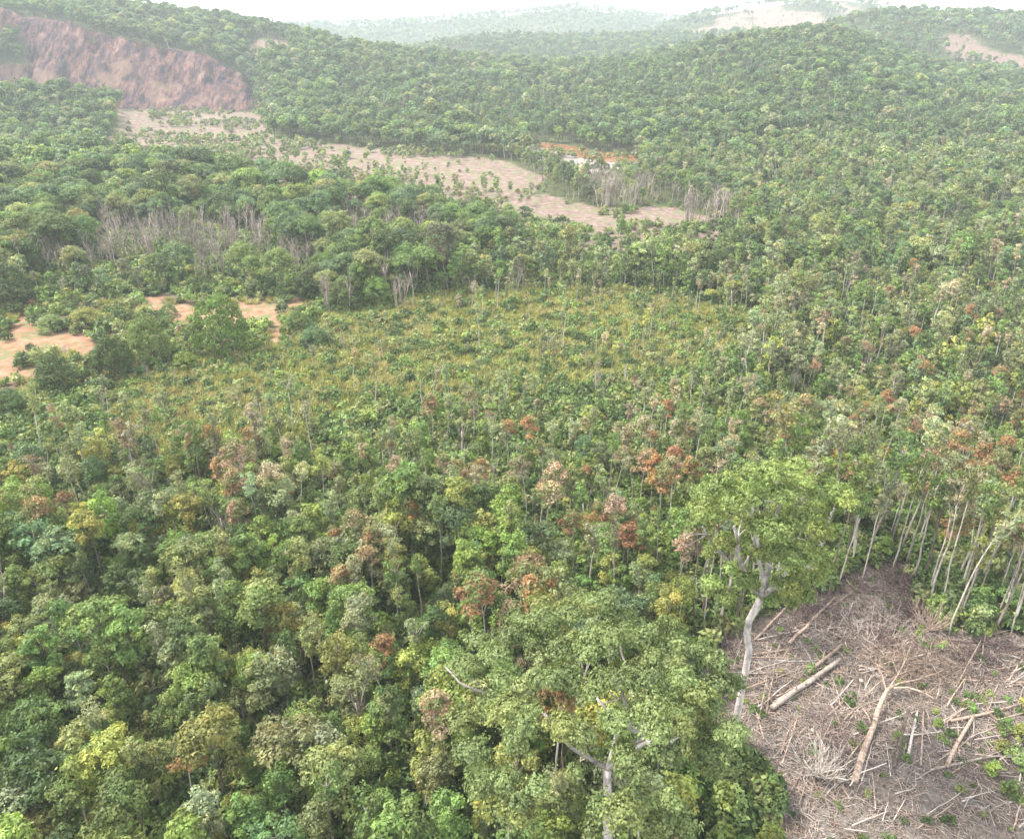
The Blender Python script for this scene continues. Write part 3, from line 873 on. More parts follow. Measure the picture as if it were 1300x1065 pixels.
named('domed_tree', 602, 276, .8, 'mid', 'round green tree standing alone on the pink bare ground', 1.1, 2)
named('domed_tree', 572, 270, .6, 'blue', 'smaller round tree standing left of a lone tree on bare ground', 1.1, 3)
named('rusty_tree', 410, 655, 1.0, 'yellow', 'slim tree with a luminous lime flat crown on a pale pole', .95, 1)
named('dead_tree', 1000, 522, 1.15, 'none', 'white leafless tree with fan of bare branches in the right hand thicket', 1, 2)
named('dead_tree', 585, 590, 1.0, 'none', 'tall bare grey tree with stubby branches in the middle of the regrowth', 1, 3)
named('rusty_tree', 1140, 600, 1.1, 'brown', 'dull brown withered tree beside a bushy grey green tree at right', 1, 4)
named('rusty_tree', 985, 610, 1.0, 'rust', 'rusty orange tree just behind the crown of the giant tree', 1, 2)
named('rusty_tree', 835, 690, 1.25, 'rust', 'broad orange brown crown left of the giant tree', .9, 3)
named('rusty_tree', 690, 700, 1.2, 'pink', 'broad pale orange crown near the centre of the forest', .9, 0)
named('broadleaf_tree', 285, 1020, 1.25, 'yellow', 'rounded yellow green tree flushed with orange at the bottom left', 1, 3)
named('broadleaf_tree', 162, 940, .95, 'mid', 'flat topped green tree on a bare brown trunk at lower left', .95, 6)

for (u, v, w_) in [(180, 332, 7), (215, 336, 9), (245, 326, 6), (305, 336, 7), (272, 356, 7), (380, 348, 6), (470, 312, 7), (508, 390, 4), (125, 346, 5), (886, 284, 7), (780, 264, 9), (430, 396, 4), (72, 350, 4), (520, 318, 5)]:
    x, y, z = at_px(u, v)
    T[:] = [q for q in T if q[0] == 'shrub' or not (abs(q[1] - x * q[2] / y) < w_ + 1 and y - 20 < q[2] < y + 4)]
    for _ in range(int(w_ * 2.2)):
        put('dead_tree', x + rg.uniform(-w_, w_), y + rg.uniform(-3, 4), rg.uniform(.85, 1.3), 'none')
    for _ in range(int(w_ * 1.2)):
        put('shrub', x + rg.uniform(-w_, w_), y + rg.uniform(-16, -2), rg.uniform(.8, 1.3), pick(rg, {'mid': 2, 'olive': 2, 'dark': 1}))
for (u, v, c, sc_) in [(1180, 640, 'rust', 1.0), (1196, 655, 'brown', 1.1), (1210, 640, 'rust', 1.0), (1232, 650, 'rust', 1.1), (1250, 668, 'brown', 1.1), (1262, 690, 'rust', 1.1), (1172, 620, 'pink', .8), (1290, 545, 'rust', .8), (1130, 560, 'brown', .7),
                       (812, 650, 'pink', 1.0), (826, 660, 'rust', 1.1), (848, 668, 'pink', 1.1), (850, 640, 'rust', .8), (668, 668, 'pink', 1.0), (684, 685, 'brown', 1.1), (706, 672, 'pink', 1.0), (300, 660, 'rust', .9), (318, 670, 'pink', 1.0), (330, 690, 'brown', .9), (312, 690, 'rust', .9),
                       (565, 655, 'brown', .9), (430, 745, 'rust', .9), (455, 735, 'brown', .9), (470, 760, 'rust', .8), (60, 735, 'rust', .9), (15, 720, 'rust', .9), (780, 720, 'pink', 1.1), (790, 745, 'rust', .9), (870, 730, 'rust', 1.1), (490, 900, 'rust', .9), (475, 780, 'brown', .9), (255, 1040, 'rust', .7), (985, 590, 'rust', .9), (1000, 600, 'brown', 1)]:
    x, y, z = at_px(u, v)
    T[:] = [q for q in T if not (q[0] != 'shrub' and np.hypot(q[1] - x, q[2] - y) < 1.3)]
    put('rusty_tree', x, y, sc_ * 1.08, c)
# sort every kind by distance: the nearest are things of their own, the rest one mass per kind
NIND = {'broadleaf_tree': 280, 'bushy_tree': 295, 'slender_tree': 299, 'rusty_tree': 230, 'shrub': 290, 'canopy_tree': 280, 'dead_tree': 298, 'domed_tree': 250}
def zof(x, y): return float(height(x, y))
BIG1 = at_px(928, 945)
T = [t for t in T if np.hypot(t[1] - BIG1[0], t[2] - BIG1[1]) > 3.0]
TX = np.array([t[1] for t in T]); TY = np.array([t[2] for t in T]); TZ = height(TX, TY)
drift = .72 + .62 * fbm(TX / 13, TY / 18, 400, 3) * (1 + .25 * (RT.random(len(T)) < .12))
for t, f in zip(T, drift):
    if t[0] not in ('shrub', 'dead_tree'): t[3] *= float(f)
TU, TV = project(TX, TY, TZ + 6)
TU0, TV0 = project(TX, TY, TZ)
# keep the lower right clearing open: nothing tall in front of it
keep = ~((TU0 > 860) & (TV0 > 830) & (TY < 80)) | np.array([t[0] == 'shrub' for t in T])
vis = (TU > -12) & (TU < 1312) & (TV < 1085)
D2 = np.hypot(TX, TY)
KN = {'broadleaf_tree': ('round leafy tree', 'broadleaf tree'), 'bushy_tree': ('bushy upright tree', 'bushy tree'), 'slender_tree': ('thin pole tree with sparse crown', 'slender tree'),
      'rusty_tree': ('withering tree', 'withered tree'), 'shrub': ('low leafy shrub', 'shrub'), 'canopy_tree': ('broad crowned tree', 'canopy tree'), 'domed_tree': ('dense domed tree', 'domed tree'), 'dead_tree': ('leafless dead tree', 'dead tree')}
GR = {'domed_tree': 'dense domed trees around the orange soil', 'broadleaf_tree': 'round leafy trees of the forest', 'bushy_tree': 'bushy upright trees of the regrowth', 'slender_tree': 'thin pale stemmed trees', 'rusty_tree': 'withering brown and orange trees',
      'shrub': 'shrubs of the undergrowth', 'canopy_tree': 'broad crowned trees of the woods', 'dead_tree': 'leafless dead trees'}
STUFFN = {'domed_tree': 'domed_forest', 'broadleaf_tree': 'leafy_forest', 'bushy_tree': 'regrowth_forest', 'slender_tree': 'slender_forest', 'rusty_tree': 'withered_forest', 'shrub': 'scrub', 'canopy_tree': 'hill_forest', 'dead_tree': 'dead_forest'}
used_labels = set()
def region(u, v):
    if v > 700 and u > 870: return 'beside the logged clearing'
    if v > 700: return 'in the dense near forest'
    if v > 540 and u < 430: return 'in the left regrowth'
    if v > 540 and u > 880: return 'in the right hand thicket'
    if v > 540: return 'in the middle thicket'
    if v > 370 and u < 930: return 'on the open marsh'
    if v > 370: return 'on the right hand slope'
    if u < 600: return 'in the left woods'
    return 'by the valley strip'
def label_for(kind, col, s, u, v):
    cn = COLS[col][1]; size = '' 
    up = int(round(u / 13.0)); vp = v / 10.65
    if kind == 'dead_tree': look = 'bare grey leafless tree'
    else: look = cn + ' ' + KN[kind][0].replace(' with sparse crown', '')
    for dv in (0, 1):
        L = f"{look} {region(u, v)}, {up}% across, {vp:.{dv}f}% down"
        if L not in used_labels: break
    else:
        L = f"{look} {region(u, v)}, {u / 13.0:.1f}% across, {vp:.1f}% down"
    used_labels.add(L)
    return L

def instance(kind, var, x, y, z, s, rz, col, sq, label, rng, zoff=0):
    tm, cm, h = near_protos[kind][var % len(near_protos[kind])]
    r = bpy.data.objects.new(kind, None); COL.objects.link(r)
    r.location = (x, y, z - .05); r.rotation_euler = ((rng.normal() * .05, rng.normal() * .05, rz) if kind != 'shrub' else (0, 0, rz)); r.scale = (s, s, s * sq)
    r.empty_display_size = .3
    tag(r, label, KN[kind][1], GR[kind])
    t = bpy.data.objects.new('trunk', tm); COL.objects.link(t); t.parent = r
    if cm is not None:
        c = bpy.data.objects.new('crown', cm); COL.objects.link(c); c.parent = r
        b = np.array(COLS[col][0]) * (1 + rng.normal() * .13) * (1 + rng.normal(size=3) * .05)
        c['tint'] = [float(q) for q in np.clip(b, .01, .8)]
    return r

ri = np.random.default_rng(77)
for (kind, x, y, z, s, col, label, sq, var) in NAMED:
    instance(kind, var, x, y, z, s, ri.uniform(0, 6.28), col, sq, label, ri)
n_named = {k: sum(1 for q in NAMED if q[0] == k) for k in KINDS}
for k in KINDS:
    idx = np.array([i for i in range(len(T)) if T[i][0] == k and keep[i]], int)
    idx = idx[np.argsort(D2[idx])]
    ind = [i for i in idx if vis[i]][:NIND[k] - n_named[k]]
    si = set(ind)
    for i in ind:
        t = T[i]
        hh = near_protos[k][0][2] * t[3]
        cu, cv = project(TX[i], TY[i], TZ[i] + hh * .75)
        instance(k, int(ri.integers(0, 99)), TX[i], TY[i], TZ[i], t[3], t[4], t[5], t[6], label_for(k, t[5], t[3], float(cu), float(cv)), ri)
    rest = [i for i in idx if i not in si]
    if not rest: continue
    # one object holding the rest; nearer ones get the finer source
    rest = np.array(rest)
    lodc = bpy.data.collections.new(k + '_sources')
    for lod in (1, 2):
        for j, o in enumerate(stuff_cols[(k, lod)][0].objects):
            o.name = f'{"ab"[lod - 1]}_{j}_{k}_source'
            lodc.objects.link(o)
    names = sorted(o.name for o in lodc.objects)
    P = np.stack([TX[rest], TY[rest], TZ[rest] - .05], 1)
    s = np.array([T[i][3] for i in rest])
    rot = np.stack([ri.normal(size=len(rest)) * .05, ri.normal(size=len(rest)) * .05, np.array([T[i][4] for i in rest])], 1)
    tint = np.array([COLS[T[i][5]][0] for i in rest]) * (1 + ri.normal(size=(len(rest), 1)) * .2) * (1 + ri.normal(size=(len(rest), 3)) * .035)
    o = scatter(STUFFN[k], lodc, 12, P, rot, np.stack([s, s, s], 1), np.clip(tint, .01, .8),
                {'domed_tree': 'dense domed trees beyond the marsh', 'broadleaf_tree': 'mass of round leafy trees covering the hills', 'bushy_tree': 'mass of bushy trees along the valley and slopes', 'slender_tree': 'mass of thin pale stemmed trees on the slopes',
                 'rusty_tree': 'scattered brown withering trees farther off', 'shrub': 'low scrub covering the valley floor', 'canopy_tree': 'mass of broad crowned trees covering the woods and hills', 'dead_tree': 'bare dead trees scattered through the far woods'}[k], STUFFN[k].replace('_', ' '), ri)
    pid = (ri.integers(0, 6, len(rest)) + np.where(D2[rest] > 420, 6, 0)).astype(np.int32)
    o.data.attributes['pid'].data.foreach_set('value', pid)

# ------------------------------------------------------------------ undergrowth, grass, litter
def tuft_proto(rng, kind):
    if kind == 'weed':
        cl = [(rng.normal() * .35, rng.normal() * .35, rng.uniform(.2, .7), rng.uniform(.3, .55), rng.uniform(.3, .6)) for _ in range(5)]
        V, F, lv, lh = leaf_cards(cl, 190, .19, rng, .35, .7)
        return mesh_np('weed', V, F, [M_LEAF], attrs={'lv': lv, 'lh': lh})
    n = 60
    a = rng.uniform(0, 6.28, n); r = rng.uniform(0, .45, n); h = rng.uniform(.5, 1.15, n); w = rng.uniform(.02, .045, n)
    b = np.stack([np.cos(a) * r, np.sin(a) * r, np.zeros(n)], 1)
    d = np.stack([np.cos(a), np.sin(a), np.zeros(n)], 1); s = np.stack([-np.sin(a), np.cos(a), np.zeros(n)], 1)
    tip = b + d * (h * rng.uniform(.2, .7, n))[:, None] + np.array([0, 0, 1]) * h[:, None]
    mid = b * .5 + tip * .5 + np.array([0, 0, 1]) * (h * .15)[:, None]
    V = np.stack([b - s * w[:, None], b + s * w[:, None], mid + s * w[:, None], mid - s * w[:, None], tip + s * .004, tip - s * .004], 1).reshape(-1, 3)
    F = np.concatenate([np.stack([np.arange(n) * 6 + q for q in (0, 1, 2, 3)], 1), np.stack([np.arange(n) * 6 + q for q in (3, 2, 4, 5)], 1)])
    return mesh_np('grass', V, F, [M_LEAF], attrs={'lv': np.repeat(rng.uniform(.7, 1.4, n), 6), 'lh': np.repeat(rng.uniform(0, 1, n), 6)})

def mkcoll(name, meshes):
    c = bpy.data.collections.new(name)
    for m in meshes: c.objects.link(bpy.data.objects.new(name, m))
    return c, len(meshes)
c_weed = mkcoll('weed_source', [tuft_proto(np.random.default_rng(500 + i), 'weed') for i in range(6)])
c_grass = mkcoll('grass_source', [tuft_proto(np.random.default_rng(520 + i), 'grass') for i in range(6)])

rg = np.random.default_rng(31)
X, Y = cand(-260, 260, 38, 300, 1.45, rg, fan=.8)
Z = height(X, Y); mkk, U, Vv = masks(X, Y, Z)
dens = np.where(mkk['log'] > 0, .20, np.where(mkk['orange'] > 0, .02, np.where(mkk['brown'] > 0, .22, np.where(mkk['marsh'] > 0, .45, .95)))) * np.where(mkk['bare'] > 0, .1, 1)
# green patch low at the right corner of the clearing
pr = inpoly(U, Vv, [(1255, 900), (1500, 880), (1500, 1000), (1235, 985), (1240, 940)])
dens = np.where(pr, .95, dens)
k = (rg.random(len(X)) < dens) & ((Y < 190) | (rg.random(len(X)) < .5))
X, Y, Z, U, Vv = X[k], Y[k], Z[k], U[k], Vv[k]; n = len(X)
ck = np.array([COLS[c][0] for c in ('dark', 'mid', 'bright', 'dark', 'olive', 'mid', 'dark')])  # dark greens weighted up: deeper shade between the crowns, put into the leaf tint
ci = (fbm(X / 7, Y / 7, 200, 3) * 9 + rg.normal(size=n) * 1.1).astype(int) % 7
s = rg.uniform(.6, 1.5, n) * np.where(mkk['marsh'][k] > 0, .8, 1.1) * (1 + Y / 300)
s = np.where(mkk['log'][k] > 0, s * .38, s)
scatter('undergrowth', *c_weed, np.stack([X, Y, Z], 1), np.stack([X * 0, X * 0, rg.uniform(0, 6.28, n)], 1), np.stack([s, s, s * rg.uniform(.8, 1.5, n)], 1),
        ck[ci] * (1 + rg.normal(size=(n, 1)) * .15).clip(.5), 'leafy undergrowth between the tree trunks', 'undergrowth', rg)
X, Y = cand(-240, 240, 80, 290, .95, rg, fan=.8)
Z = height(X, Y); mkk, U, Vv = masks(X, Y, Z)
reg = (Vv < 600) & (Vv > 380) & (U < 960)
pg = np.where(mkk['marsh'] > 0, .85, np.where(reg, .55, 0)) * (1 - mkk['orange']) * (1 - .7 * mkk['brown'])
k = rg.random(len(X)) < pg
X, Y, Z = X[k], Y[k], Z[k]; n = len(X)
f = fbm(X / 14, Y / 14, 220, 3)[:, None]
tint = np.array([[.235, .265, .085]]) * (1 - ss(.4, .65, f)) + np.array([[.28, .285, .125]]) * ss(.4, .65, f)
s = rg.uniform(.8, 1.6, n)
scatter('marsh_grass', *c_grass, np.stack([X, Y, Z], 1), np.stack([X * 0, X * 0, rg.uniform(0, 6.28, n)], 1), np.stack([s * 1.3, s * 1.3, s], 1),
        tint * (1 + rg.normal(size=(n, 1)) * .15), 'rank yellow green grass over the marsh', 'grass', rg)
# twig litter on the logged ground
def sticks(rng):
    mb = MB()
    for _ in range(14):
        a = rng.uniform(0, 6.28); L = rng.uniform(.4, 1.6); p = np.array([rng.normal() * .6, rng.normal() * .6, rng.uniform(.02, .25)])
        d = np.array([math.cos(a), math.sin(a), rng.uniform(-.1, .25)])
        mb.tube(curve(p, p + d * L, rng, 3, .08), [rng.uniform(.02, .05), .025, .01], 3)
    return mb.mesh('sticks', M_LOGW if rng.random() < .45 else M_DEAD)
c_st = mkcoll('litter_source', [sticks(np.random.default_rng(540 + i)) for i in range(12)])
X, Y = cand(0, 90, 36, 100, .85, rg, fan=.95)
Z = height(X, Y); mkk, U, Vv = masks(X, Y, Z)
k = (mkk['log'] > 0) & (rg.random(len(X)) < .75); X, Y, Z = X[k], Y[k], Z[k]; n = len(X)
s = rg.uniform(.6, 1.5, n)
scatter('twig_litter', *c_st, np.stack([X, Y, Z], 1), np.stack([X * 0, X * 0, rg.uniform(0, 6.28, n)], 1), np.stack([s, s, s], 1), np.ones((n, 3)),
        'broken twigs and sticks littering the logged ground', 'twigs', rg)

# ------------------------------------------------------------------ giants, edge trees and the logged clearing
def on_plane(u, v, Y):
    d = ray(u, v); t = Y / d[1]
    return np.array([d[0] * t, Y, CAMZ + d[2] * t])

def giant(name, base, trunk, tr, limbs, clumps, nleaf, size, tint, label, seed, var=.24):
    rng = np.random.default_rng(seed)
    r = bpy.data.objects.new(name, None); COL.objects.link(r); r.location = base
    tag(r, label, 'giant tree')
    b = np.array(base)
    mb = MB(); mb.tube(np.array(trunk) - b, tr, 12)
    t = link('trunk', mb.mesh('giant_trunk', M_BIGB), r)
    for P, rad in limbs:
        m2 = MB(); P = np.array(P) - b
        # densify with slight kinks
        Q = [P[0]]
        for a, c in zip(P[:-1], P[1:]):
            Q.append(a * .5 + c * .5 + rng.normal(size=3) * np.linalg.norm(c - a) * .05); Q.append(c)
        m2.tube(Q, np.linspace(rad[0], rad[1], len(Q)), 8)
        for _ in range(3):
            j = rng.integers(2, len(Q)) if len(Q) > 2 else 1
            dd = rng.normal(size=3); dd[2] = abs(dd[2]) * .6; dd /= np.linalg.norm(dd)
            branchy(m2, Q[j], dd, rng.uniform(1.5, 3), rad[1] * .8, 1, rng, 5, .5, .2, (1, 3))
        link('limb', m2.mesh('giant_limb', M_BIGB), r)
    cl = np.array(clumps, float); cl[:, :3] -= b
    lV, lF, lv, lh = leaf_cards(cl, nleaf, size, rng, .3, .75, .62, .35, var, .13)
    c = link('crown', mesh_np('giant_crown', lV, lF, [M_LEAF], attrs={'lv': lv, 'lh': lh}), r)
    c['tint'] = list(tint)
    return r

rgi = np.random.default_rng(404)
BY = BIG1[1]
tp = [on_plane(u, v, BY) for u, v in [(928, 950), (934, 917), (940, 885), (946, 855), (951, 825), (948, 805), (951, 787), (960, 771), (967, 757)]]
tr1 = [.46, .38, .35, .34, .34, .33, .33, .36, .34]
lobes = [(985, 598, 26), (955, 600, 24), (1012, 606, 24), (925, 608, 22), (905, 625, 22), (1036, 632, 24), (960, 628, 28), (995, 632, 30), (930, 640, 24), (900, 652, 20), (884, 664, 15),
         (1022, 660, 28), (1045, 672, 22), (985, 668, 30), (955, 668, 26), (1035, 700, 24), (1000, 700, 30), (968, 706, 26), (1012, 730, 24), (985, 738, 22), (955, 742, 20), (935, 725, 18),
         (1048, 715, 16), (925, 757, 16), (905, 742, 15), (1000, 758, 18), (1024, 752, 16), (918, 690, 18), (900, 700, 14), (1040, 735, 14)]
cl1 = []
for (u, v, r) in lobes:
    p = on_plane(u, v, BY); pm = 960 / (BY * CP + (CAMZ - p[2]) * SP)
    edge = np.hypot((u - 978) / 95.0, (v - 668) / 105.0)
    dep = 5.0 * math.sqrt(max(0.05, 1 - min(edge, 1) ** 2))
    for k in (-1, 0, 1):
        dy = k * dep + rgi.normal() * .6
        p2 = on_plane(u + rgi.normal() * 5, v + rgi.normal() * 5, BY + dy)
        cl1.append((*p2, r / pm * rgi.uniform(.4, .78), r / pm * rgi.uniform(.3, .6)))
# the separate lobe on the right
for (u, v, r) in [(1062, 628, 13), (1074, 636, 13), (1056, 640, 12), (1068, 622, 10)]:
    p2 = on_plane(u, v, BY + rgi.normal()); cl1.append((*p2, r / 13.0, r / 15.0))
top = tp[-1]
def op(*pts): return [on_plane(u, v, BY + dy) for u, v, dy in pts]
limbs1 = [([top] + op((950, 735, -.5), (936, 700, -1.5), (932, 668, -3)), (.30, .14)),
          ([top] + op((975, 725, .4), (985, 685, .6), (990, 640, 1), (986, 605, 1)), (.34, .12)),
          ([top] + op((990, 735, -1), (1018, 705, -2), (1038, 672, -2)), (.28, .10)),
          ([top] + op((995, 745, 1.5), (1030, 715, 3), (1050, 665, 3), (1064, 635, 2)), (.24, .09)),
          ([top] + op((935, 730, 2), (905, 690, 3), (890, 665, 3)), (.22, .08)),
          ([top] + op((970, 740, -2), (962, 690, -4), (955, 630, -4)), (.25, .1))]
b1 = tp[0].copy()
giant('giant_tree', tuple(b1), tp, tr1, limbs1, cl1, 52000, .135, (.185, .250, .078), 'giant tree with long bare pale trunk at the left edge of the logged clearing', 61)

# second giant, seen from above at the bottom of the picture
c2 = np.array([6.3, 41.0, 24.5]); cl2g = []
for i in range(118):
    q = math.sqrt((i + .5) / 118); a = i * 2.39996 + rgi.uniform(-.2, .2)
    rr = 10.6 * q * rgi.uniform(.88, 1.08)
    if rgi.random() < (.34 if q > .6 else .22): continue
    z = c2[2] + 5.6 * math.sqrt(max(0, 1 - q * q * .93)) * rgi.uniform(.75, 1.12) - 1.0
    cl2g.append((c2[0] + math.cos(a) * rr, c2[1] + math.sin(a) * rr, z + rgi.normal() * .5, rgi.uniform(.6, 1.25), rgi.uniform(.4, .8)))
for i in range(20):
    a = rgi.uniform(0, 6.28); rr = rgi.uniform(6, 10)
    cl2g.append((c2[0] + math.cos(a) * rr, c2[1] + math.sin(a) * rr, c2[2] - rgi.uniform(0, 3), rgi.uniform(.8, 1.3), .9))
base2 = np.array([7.4, 38.5, zof(7.4, 38.5) - .3])
fork2 = np.array([7.2, 39.5, 19.5])
tp2 = [base2, base2 + (0, .1, 6), base2 + (.2, .3, 12), fork2]
P2 = lambda u, v, Y: on_plane(u, v, Y)
limbs2 = [([fork2, P2(690, 905, 41), P2(665, 893, 42.5), P2(622, 880, 43.5), P2(583, 866, 44), P2(565, 846, 45)], (.22, .09)),
          ([fork2, P2(784, 912, 40.5), P2(764, 893, 42), P2(742, 860, 45), P2(735, 820, 48)], (.24, .08)),
          ([fork2, P2(822, 938, 38), P2(800, 924, 38.5), P2(790, 880, 42), P2(793, 840, 45), P2(786, 812, 47)], (.30, .10)),
          ([fork2, P2(822, 940, 37.5), P2(843, 950, 37), P2(870, 930, 39), P2(900, 900, 42)], (.26, .08)),
          ([fork2, P2(818, 936, 37.6), P2(819, 912, 38.4), P2(830, 880, 40)], (.22, .08))]
limbs2 = [(p_, (r_[0] * .72, r_[1] * .7)) for p_, r_ in limbs2]
giant('giant_tree', tuple(base2), tp2, [.5, .44, .38, .28], limbs2, cl2g, 92000, .12, (.170, .225, .085), 'huge spreading tree with bare grey limbs filling the bottom centre, seen from above', 62)

def inst_at(kind, u, v, s, col, label, sq=1.0, var=0, rz=0.0):
    x, y, z = at_px(u, v)
    return instance(kind, var, x, y, z, s, rz, col, sq, label, rgi)
p = on_plane(706, 872, 44)
instance('rusty_tree', 2, p[0], 46.5, zof(p[0], 46.5), 1.25, 1.0, 'rust', 2.05, 'withered reddish brown crown poking out of the huge tree at the bottom centre', rgi)

# pale stems standing along the back of the clearing
edge = [(1195, 772, 1.55, 'olive', 'first'), (1206, 806, 1.35, 'grey', ''), (1218, 792, 1.5, 'mid', ''), (1266, 782, 1.65, 'grey', ''), (1284, 806, 1.25, 'olive', ''), (1170, 738, 1.6, 'grey', ''),
        (1134, 722, 1.6, 'mid', ''), (1095, 735, 1.5, 'grey', ''), (1073, 728, 1.5, 'olive', ''), (1064, 742, 1.35, 'mid', ''), (1082, 716, 1.6, 'grey', ''), (1245, 760, 1.5, 'mid', ''),
        (938, 812, 1.1, 'mid', ''), (906, 790, 1.35, 'grey', ''), (893, 800, 1.25, 'rust', ''), (915, 776, 1.45, 'mid', ''), (962, 776, 1.3, 'bright', ''), (1150, 716, 1.7, 'olive', ''), (1296, 770, 1.5, 'mid', '')]
for i, (u, v, s, col, _) in enumerate(edge):
    inst_at('slender_tree', u, v, s * [.62, .8, .7, .55][i % 4], col, f'tall pale stem with thin {COLS[col][1]} crown, foot {u / 13:.0f}% across, {v / 10.65:.0f}% down, by clearing', 1 / [.62, .8, .7, .55][i % 4], i, i * 1.3)

# ---- felled trunks, traced by their two ends on the ground
def ground_pts(px, lift):
    out = []
    for i, (u, v) in enumerate(px):
        x, y, z = at_px(u, v)
        l = lift if np.isscalar(lift) else lift[i]
        out.append((x, y, z + l))
    return out
n_log = 0
def log(px, r0, r1, label, mat=None, lift=None, stubs=3, cat='log', name='fallen_log', group='felled trunks lying in the logged clearing'):
    global n_log
    n_log += 1
    rng = np.random.default_rng(8000 + n_log)
    P = np.array(ground_pts(px, r0 * .9 + .25 if lift is None else lift))
    n = max(6, len(P))
    if len(P) == 2:
        t = np.linspace(0, 1, 7)[:, None]; P = P[0] + (P[1] - P[0]) * t
        L = np.linalg.norm(P[-1] - P[0]); P[1:-1] += rng.normal(size=(5, 3)) * L * .006
        if lift is None: P[:, 2] = height(P[:, 0], P[:, 1]) + r0 * .9 + rng.uniform(.1, .4)
    mb = MB(); rad = np.linspace(r0, r1, len(P)) * (1 + rng.normal(size=len(P)) * .04)
    mb.tube(P, rad, 9 if r0 > .12 else 6)
    for _ in range(stubs):
        j = rng.integers(1, len(P) - 1) if len(P) > 2 else 1
        d = rng.normal(size=3); d[2] = abs(d[2]); d /= np.linalg.norm(d)
        mb.tube([P[j], P[j] + d * rng.uniform(.3, 1.1)], [r1 * .5, r1 * .2], 4)
    base = P.mean(0)
    V_, F_ = mb.arrays(); V_ = V_ - base
    o = link(name, mesh_np(name, V_, F_, [mat or M_LOGW], smooth=True), loc=tuple(base))
    tag(o, label, cat, group)
    return o
log([(979, 903), (1066, 841)], .30, .22, 'thickest pale log lying diagonally across the middle of the clearing, split along its side', M_DEAD)
log([(983, 896), (1062, 843)], .20, .16, 'pale log lying close along the upper side of the thickest log', M_DEAD)
log([(1026, 857), (1068, 822)], .22, .18, 'short grey brown log above the thickest log')
log([(1001, 820), (1059, 762)], .20, .13, 'orange brown log leaning up to the brush at the clearing\'s back left')
log([(958, 815), (1014, 758)], .17, .08, 'long thin brown log right of the giant trunk, pointing to the forest')
log([(906, 841), (985, 829), (1066, 816)], .10, .06, 'thin pale pole lying almost level behind the giant trunk')
log([(918, 887), (975, 866), (1028, 848)], .11, .06, 'thin pale pole crossing in front of the giant trunk')
log([(979, 843), (1045, 841)], .09, .05, 'thin white pole lying level above the thickest log', M_PALE)
log([(886, 810), (934, 852)], .09, .06, 'brown pole sloping down at the left margin of the clearing')
log([(899, 813), (927, 762)], .08, .05, 'thin leaning pole at the far left corner of the clearing')
log([(1053, 909), (1080, 886)], .13, .11, 'short orange brown log below the round dark bush')
log([(1071, 916), (1098, 890)], .12, .10, 'short pale log parallel to a short orange brown one')
log([(1200, 976), (1215, 945), (1234, 914)], .20, .16, 'pinkish brown log with broken end pointing at the bottom right')
log([(1206, 918), (1255, 908), (1304, 894)], .17, .14, 'pale log running to the right edge below the bushes')
log([(1190, 813), (1245, 819), (1310, 827)], .15, .12, 'long reddish brown log along the foot of the forest at right', M_BRUSH)
log([(1273, 832), (1304, 841)], .13, .11, 'short white log at the right edge of the clearing', M_PALE)
log([(1268, 838), (1296, 846)], .10, .09, 'second short white log at the right edge, just below a whiter one', M_PALE)
log([(1213, 873), (1227, 850), (1240, 828)], .10, .05, 'slim pale pole propped upward right of the fallen crown', lift=[.1, 1.0, 2.0])
log([(1200, 920), (1232, 893), (1256, 872)], .10, .05, 'slim pale pole with side twigs near the green bushes at right')
log([(1168, 974), (1170, 940), (1172, 900)], .12, .08, 'straight brown pole pointing away in the bottom middle of the clearing')
log([(1134, 976), (1141, 945), (1149, 915)], .19, .15, 'dark grey leaning log right of the big forked fallen tree', M_BARK, lift=[.2, .9, 1.8])
log([(1152, 960), (1158, 930), (1164, 905)], .15, .12, 'pale log lying between a dark leaning log and a straight pole', M_PALE)
log([(960, 932), (967, 895), (974, 858)], .09, .06, 'left one of two thin upright pale poles beside the giant trunk', lift=[.1, .7, 1.5])
log([(969, 930), (975, 890), (981, 862)], .09, .06, 'right one of two thin upright pale poles beside the giant trunk', lift=[.1, .7, 1.4])
log([(992, 972), (1004, 938), (1012, 912)], .09, .05, 'thin orange pole at the bottom left of the clearing')
log([(1072, 972), (1088, 950), (1100, 935)], .10, .06, 'thin pole beside the foot of the big forked fallen tree')
log([(1215, 865), (1260, 866), (1305, 870)], .07, .05, 'thin level pole in the right part of the clearing')
log([(1180, 980), (1245, 965), (1306, 958)], .12, .10, 'grey log lying level at the bottom right corner', M_DEAD)
log([(1240, 812), (1285, 800)], .08, .05, 'thin pole against the forest foot at right')

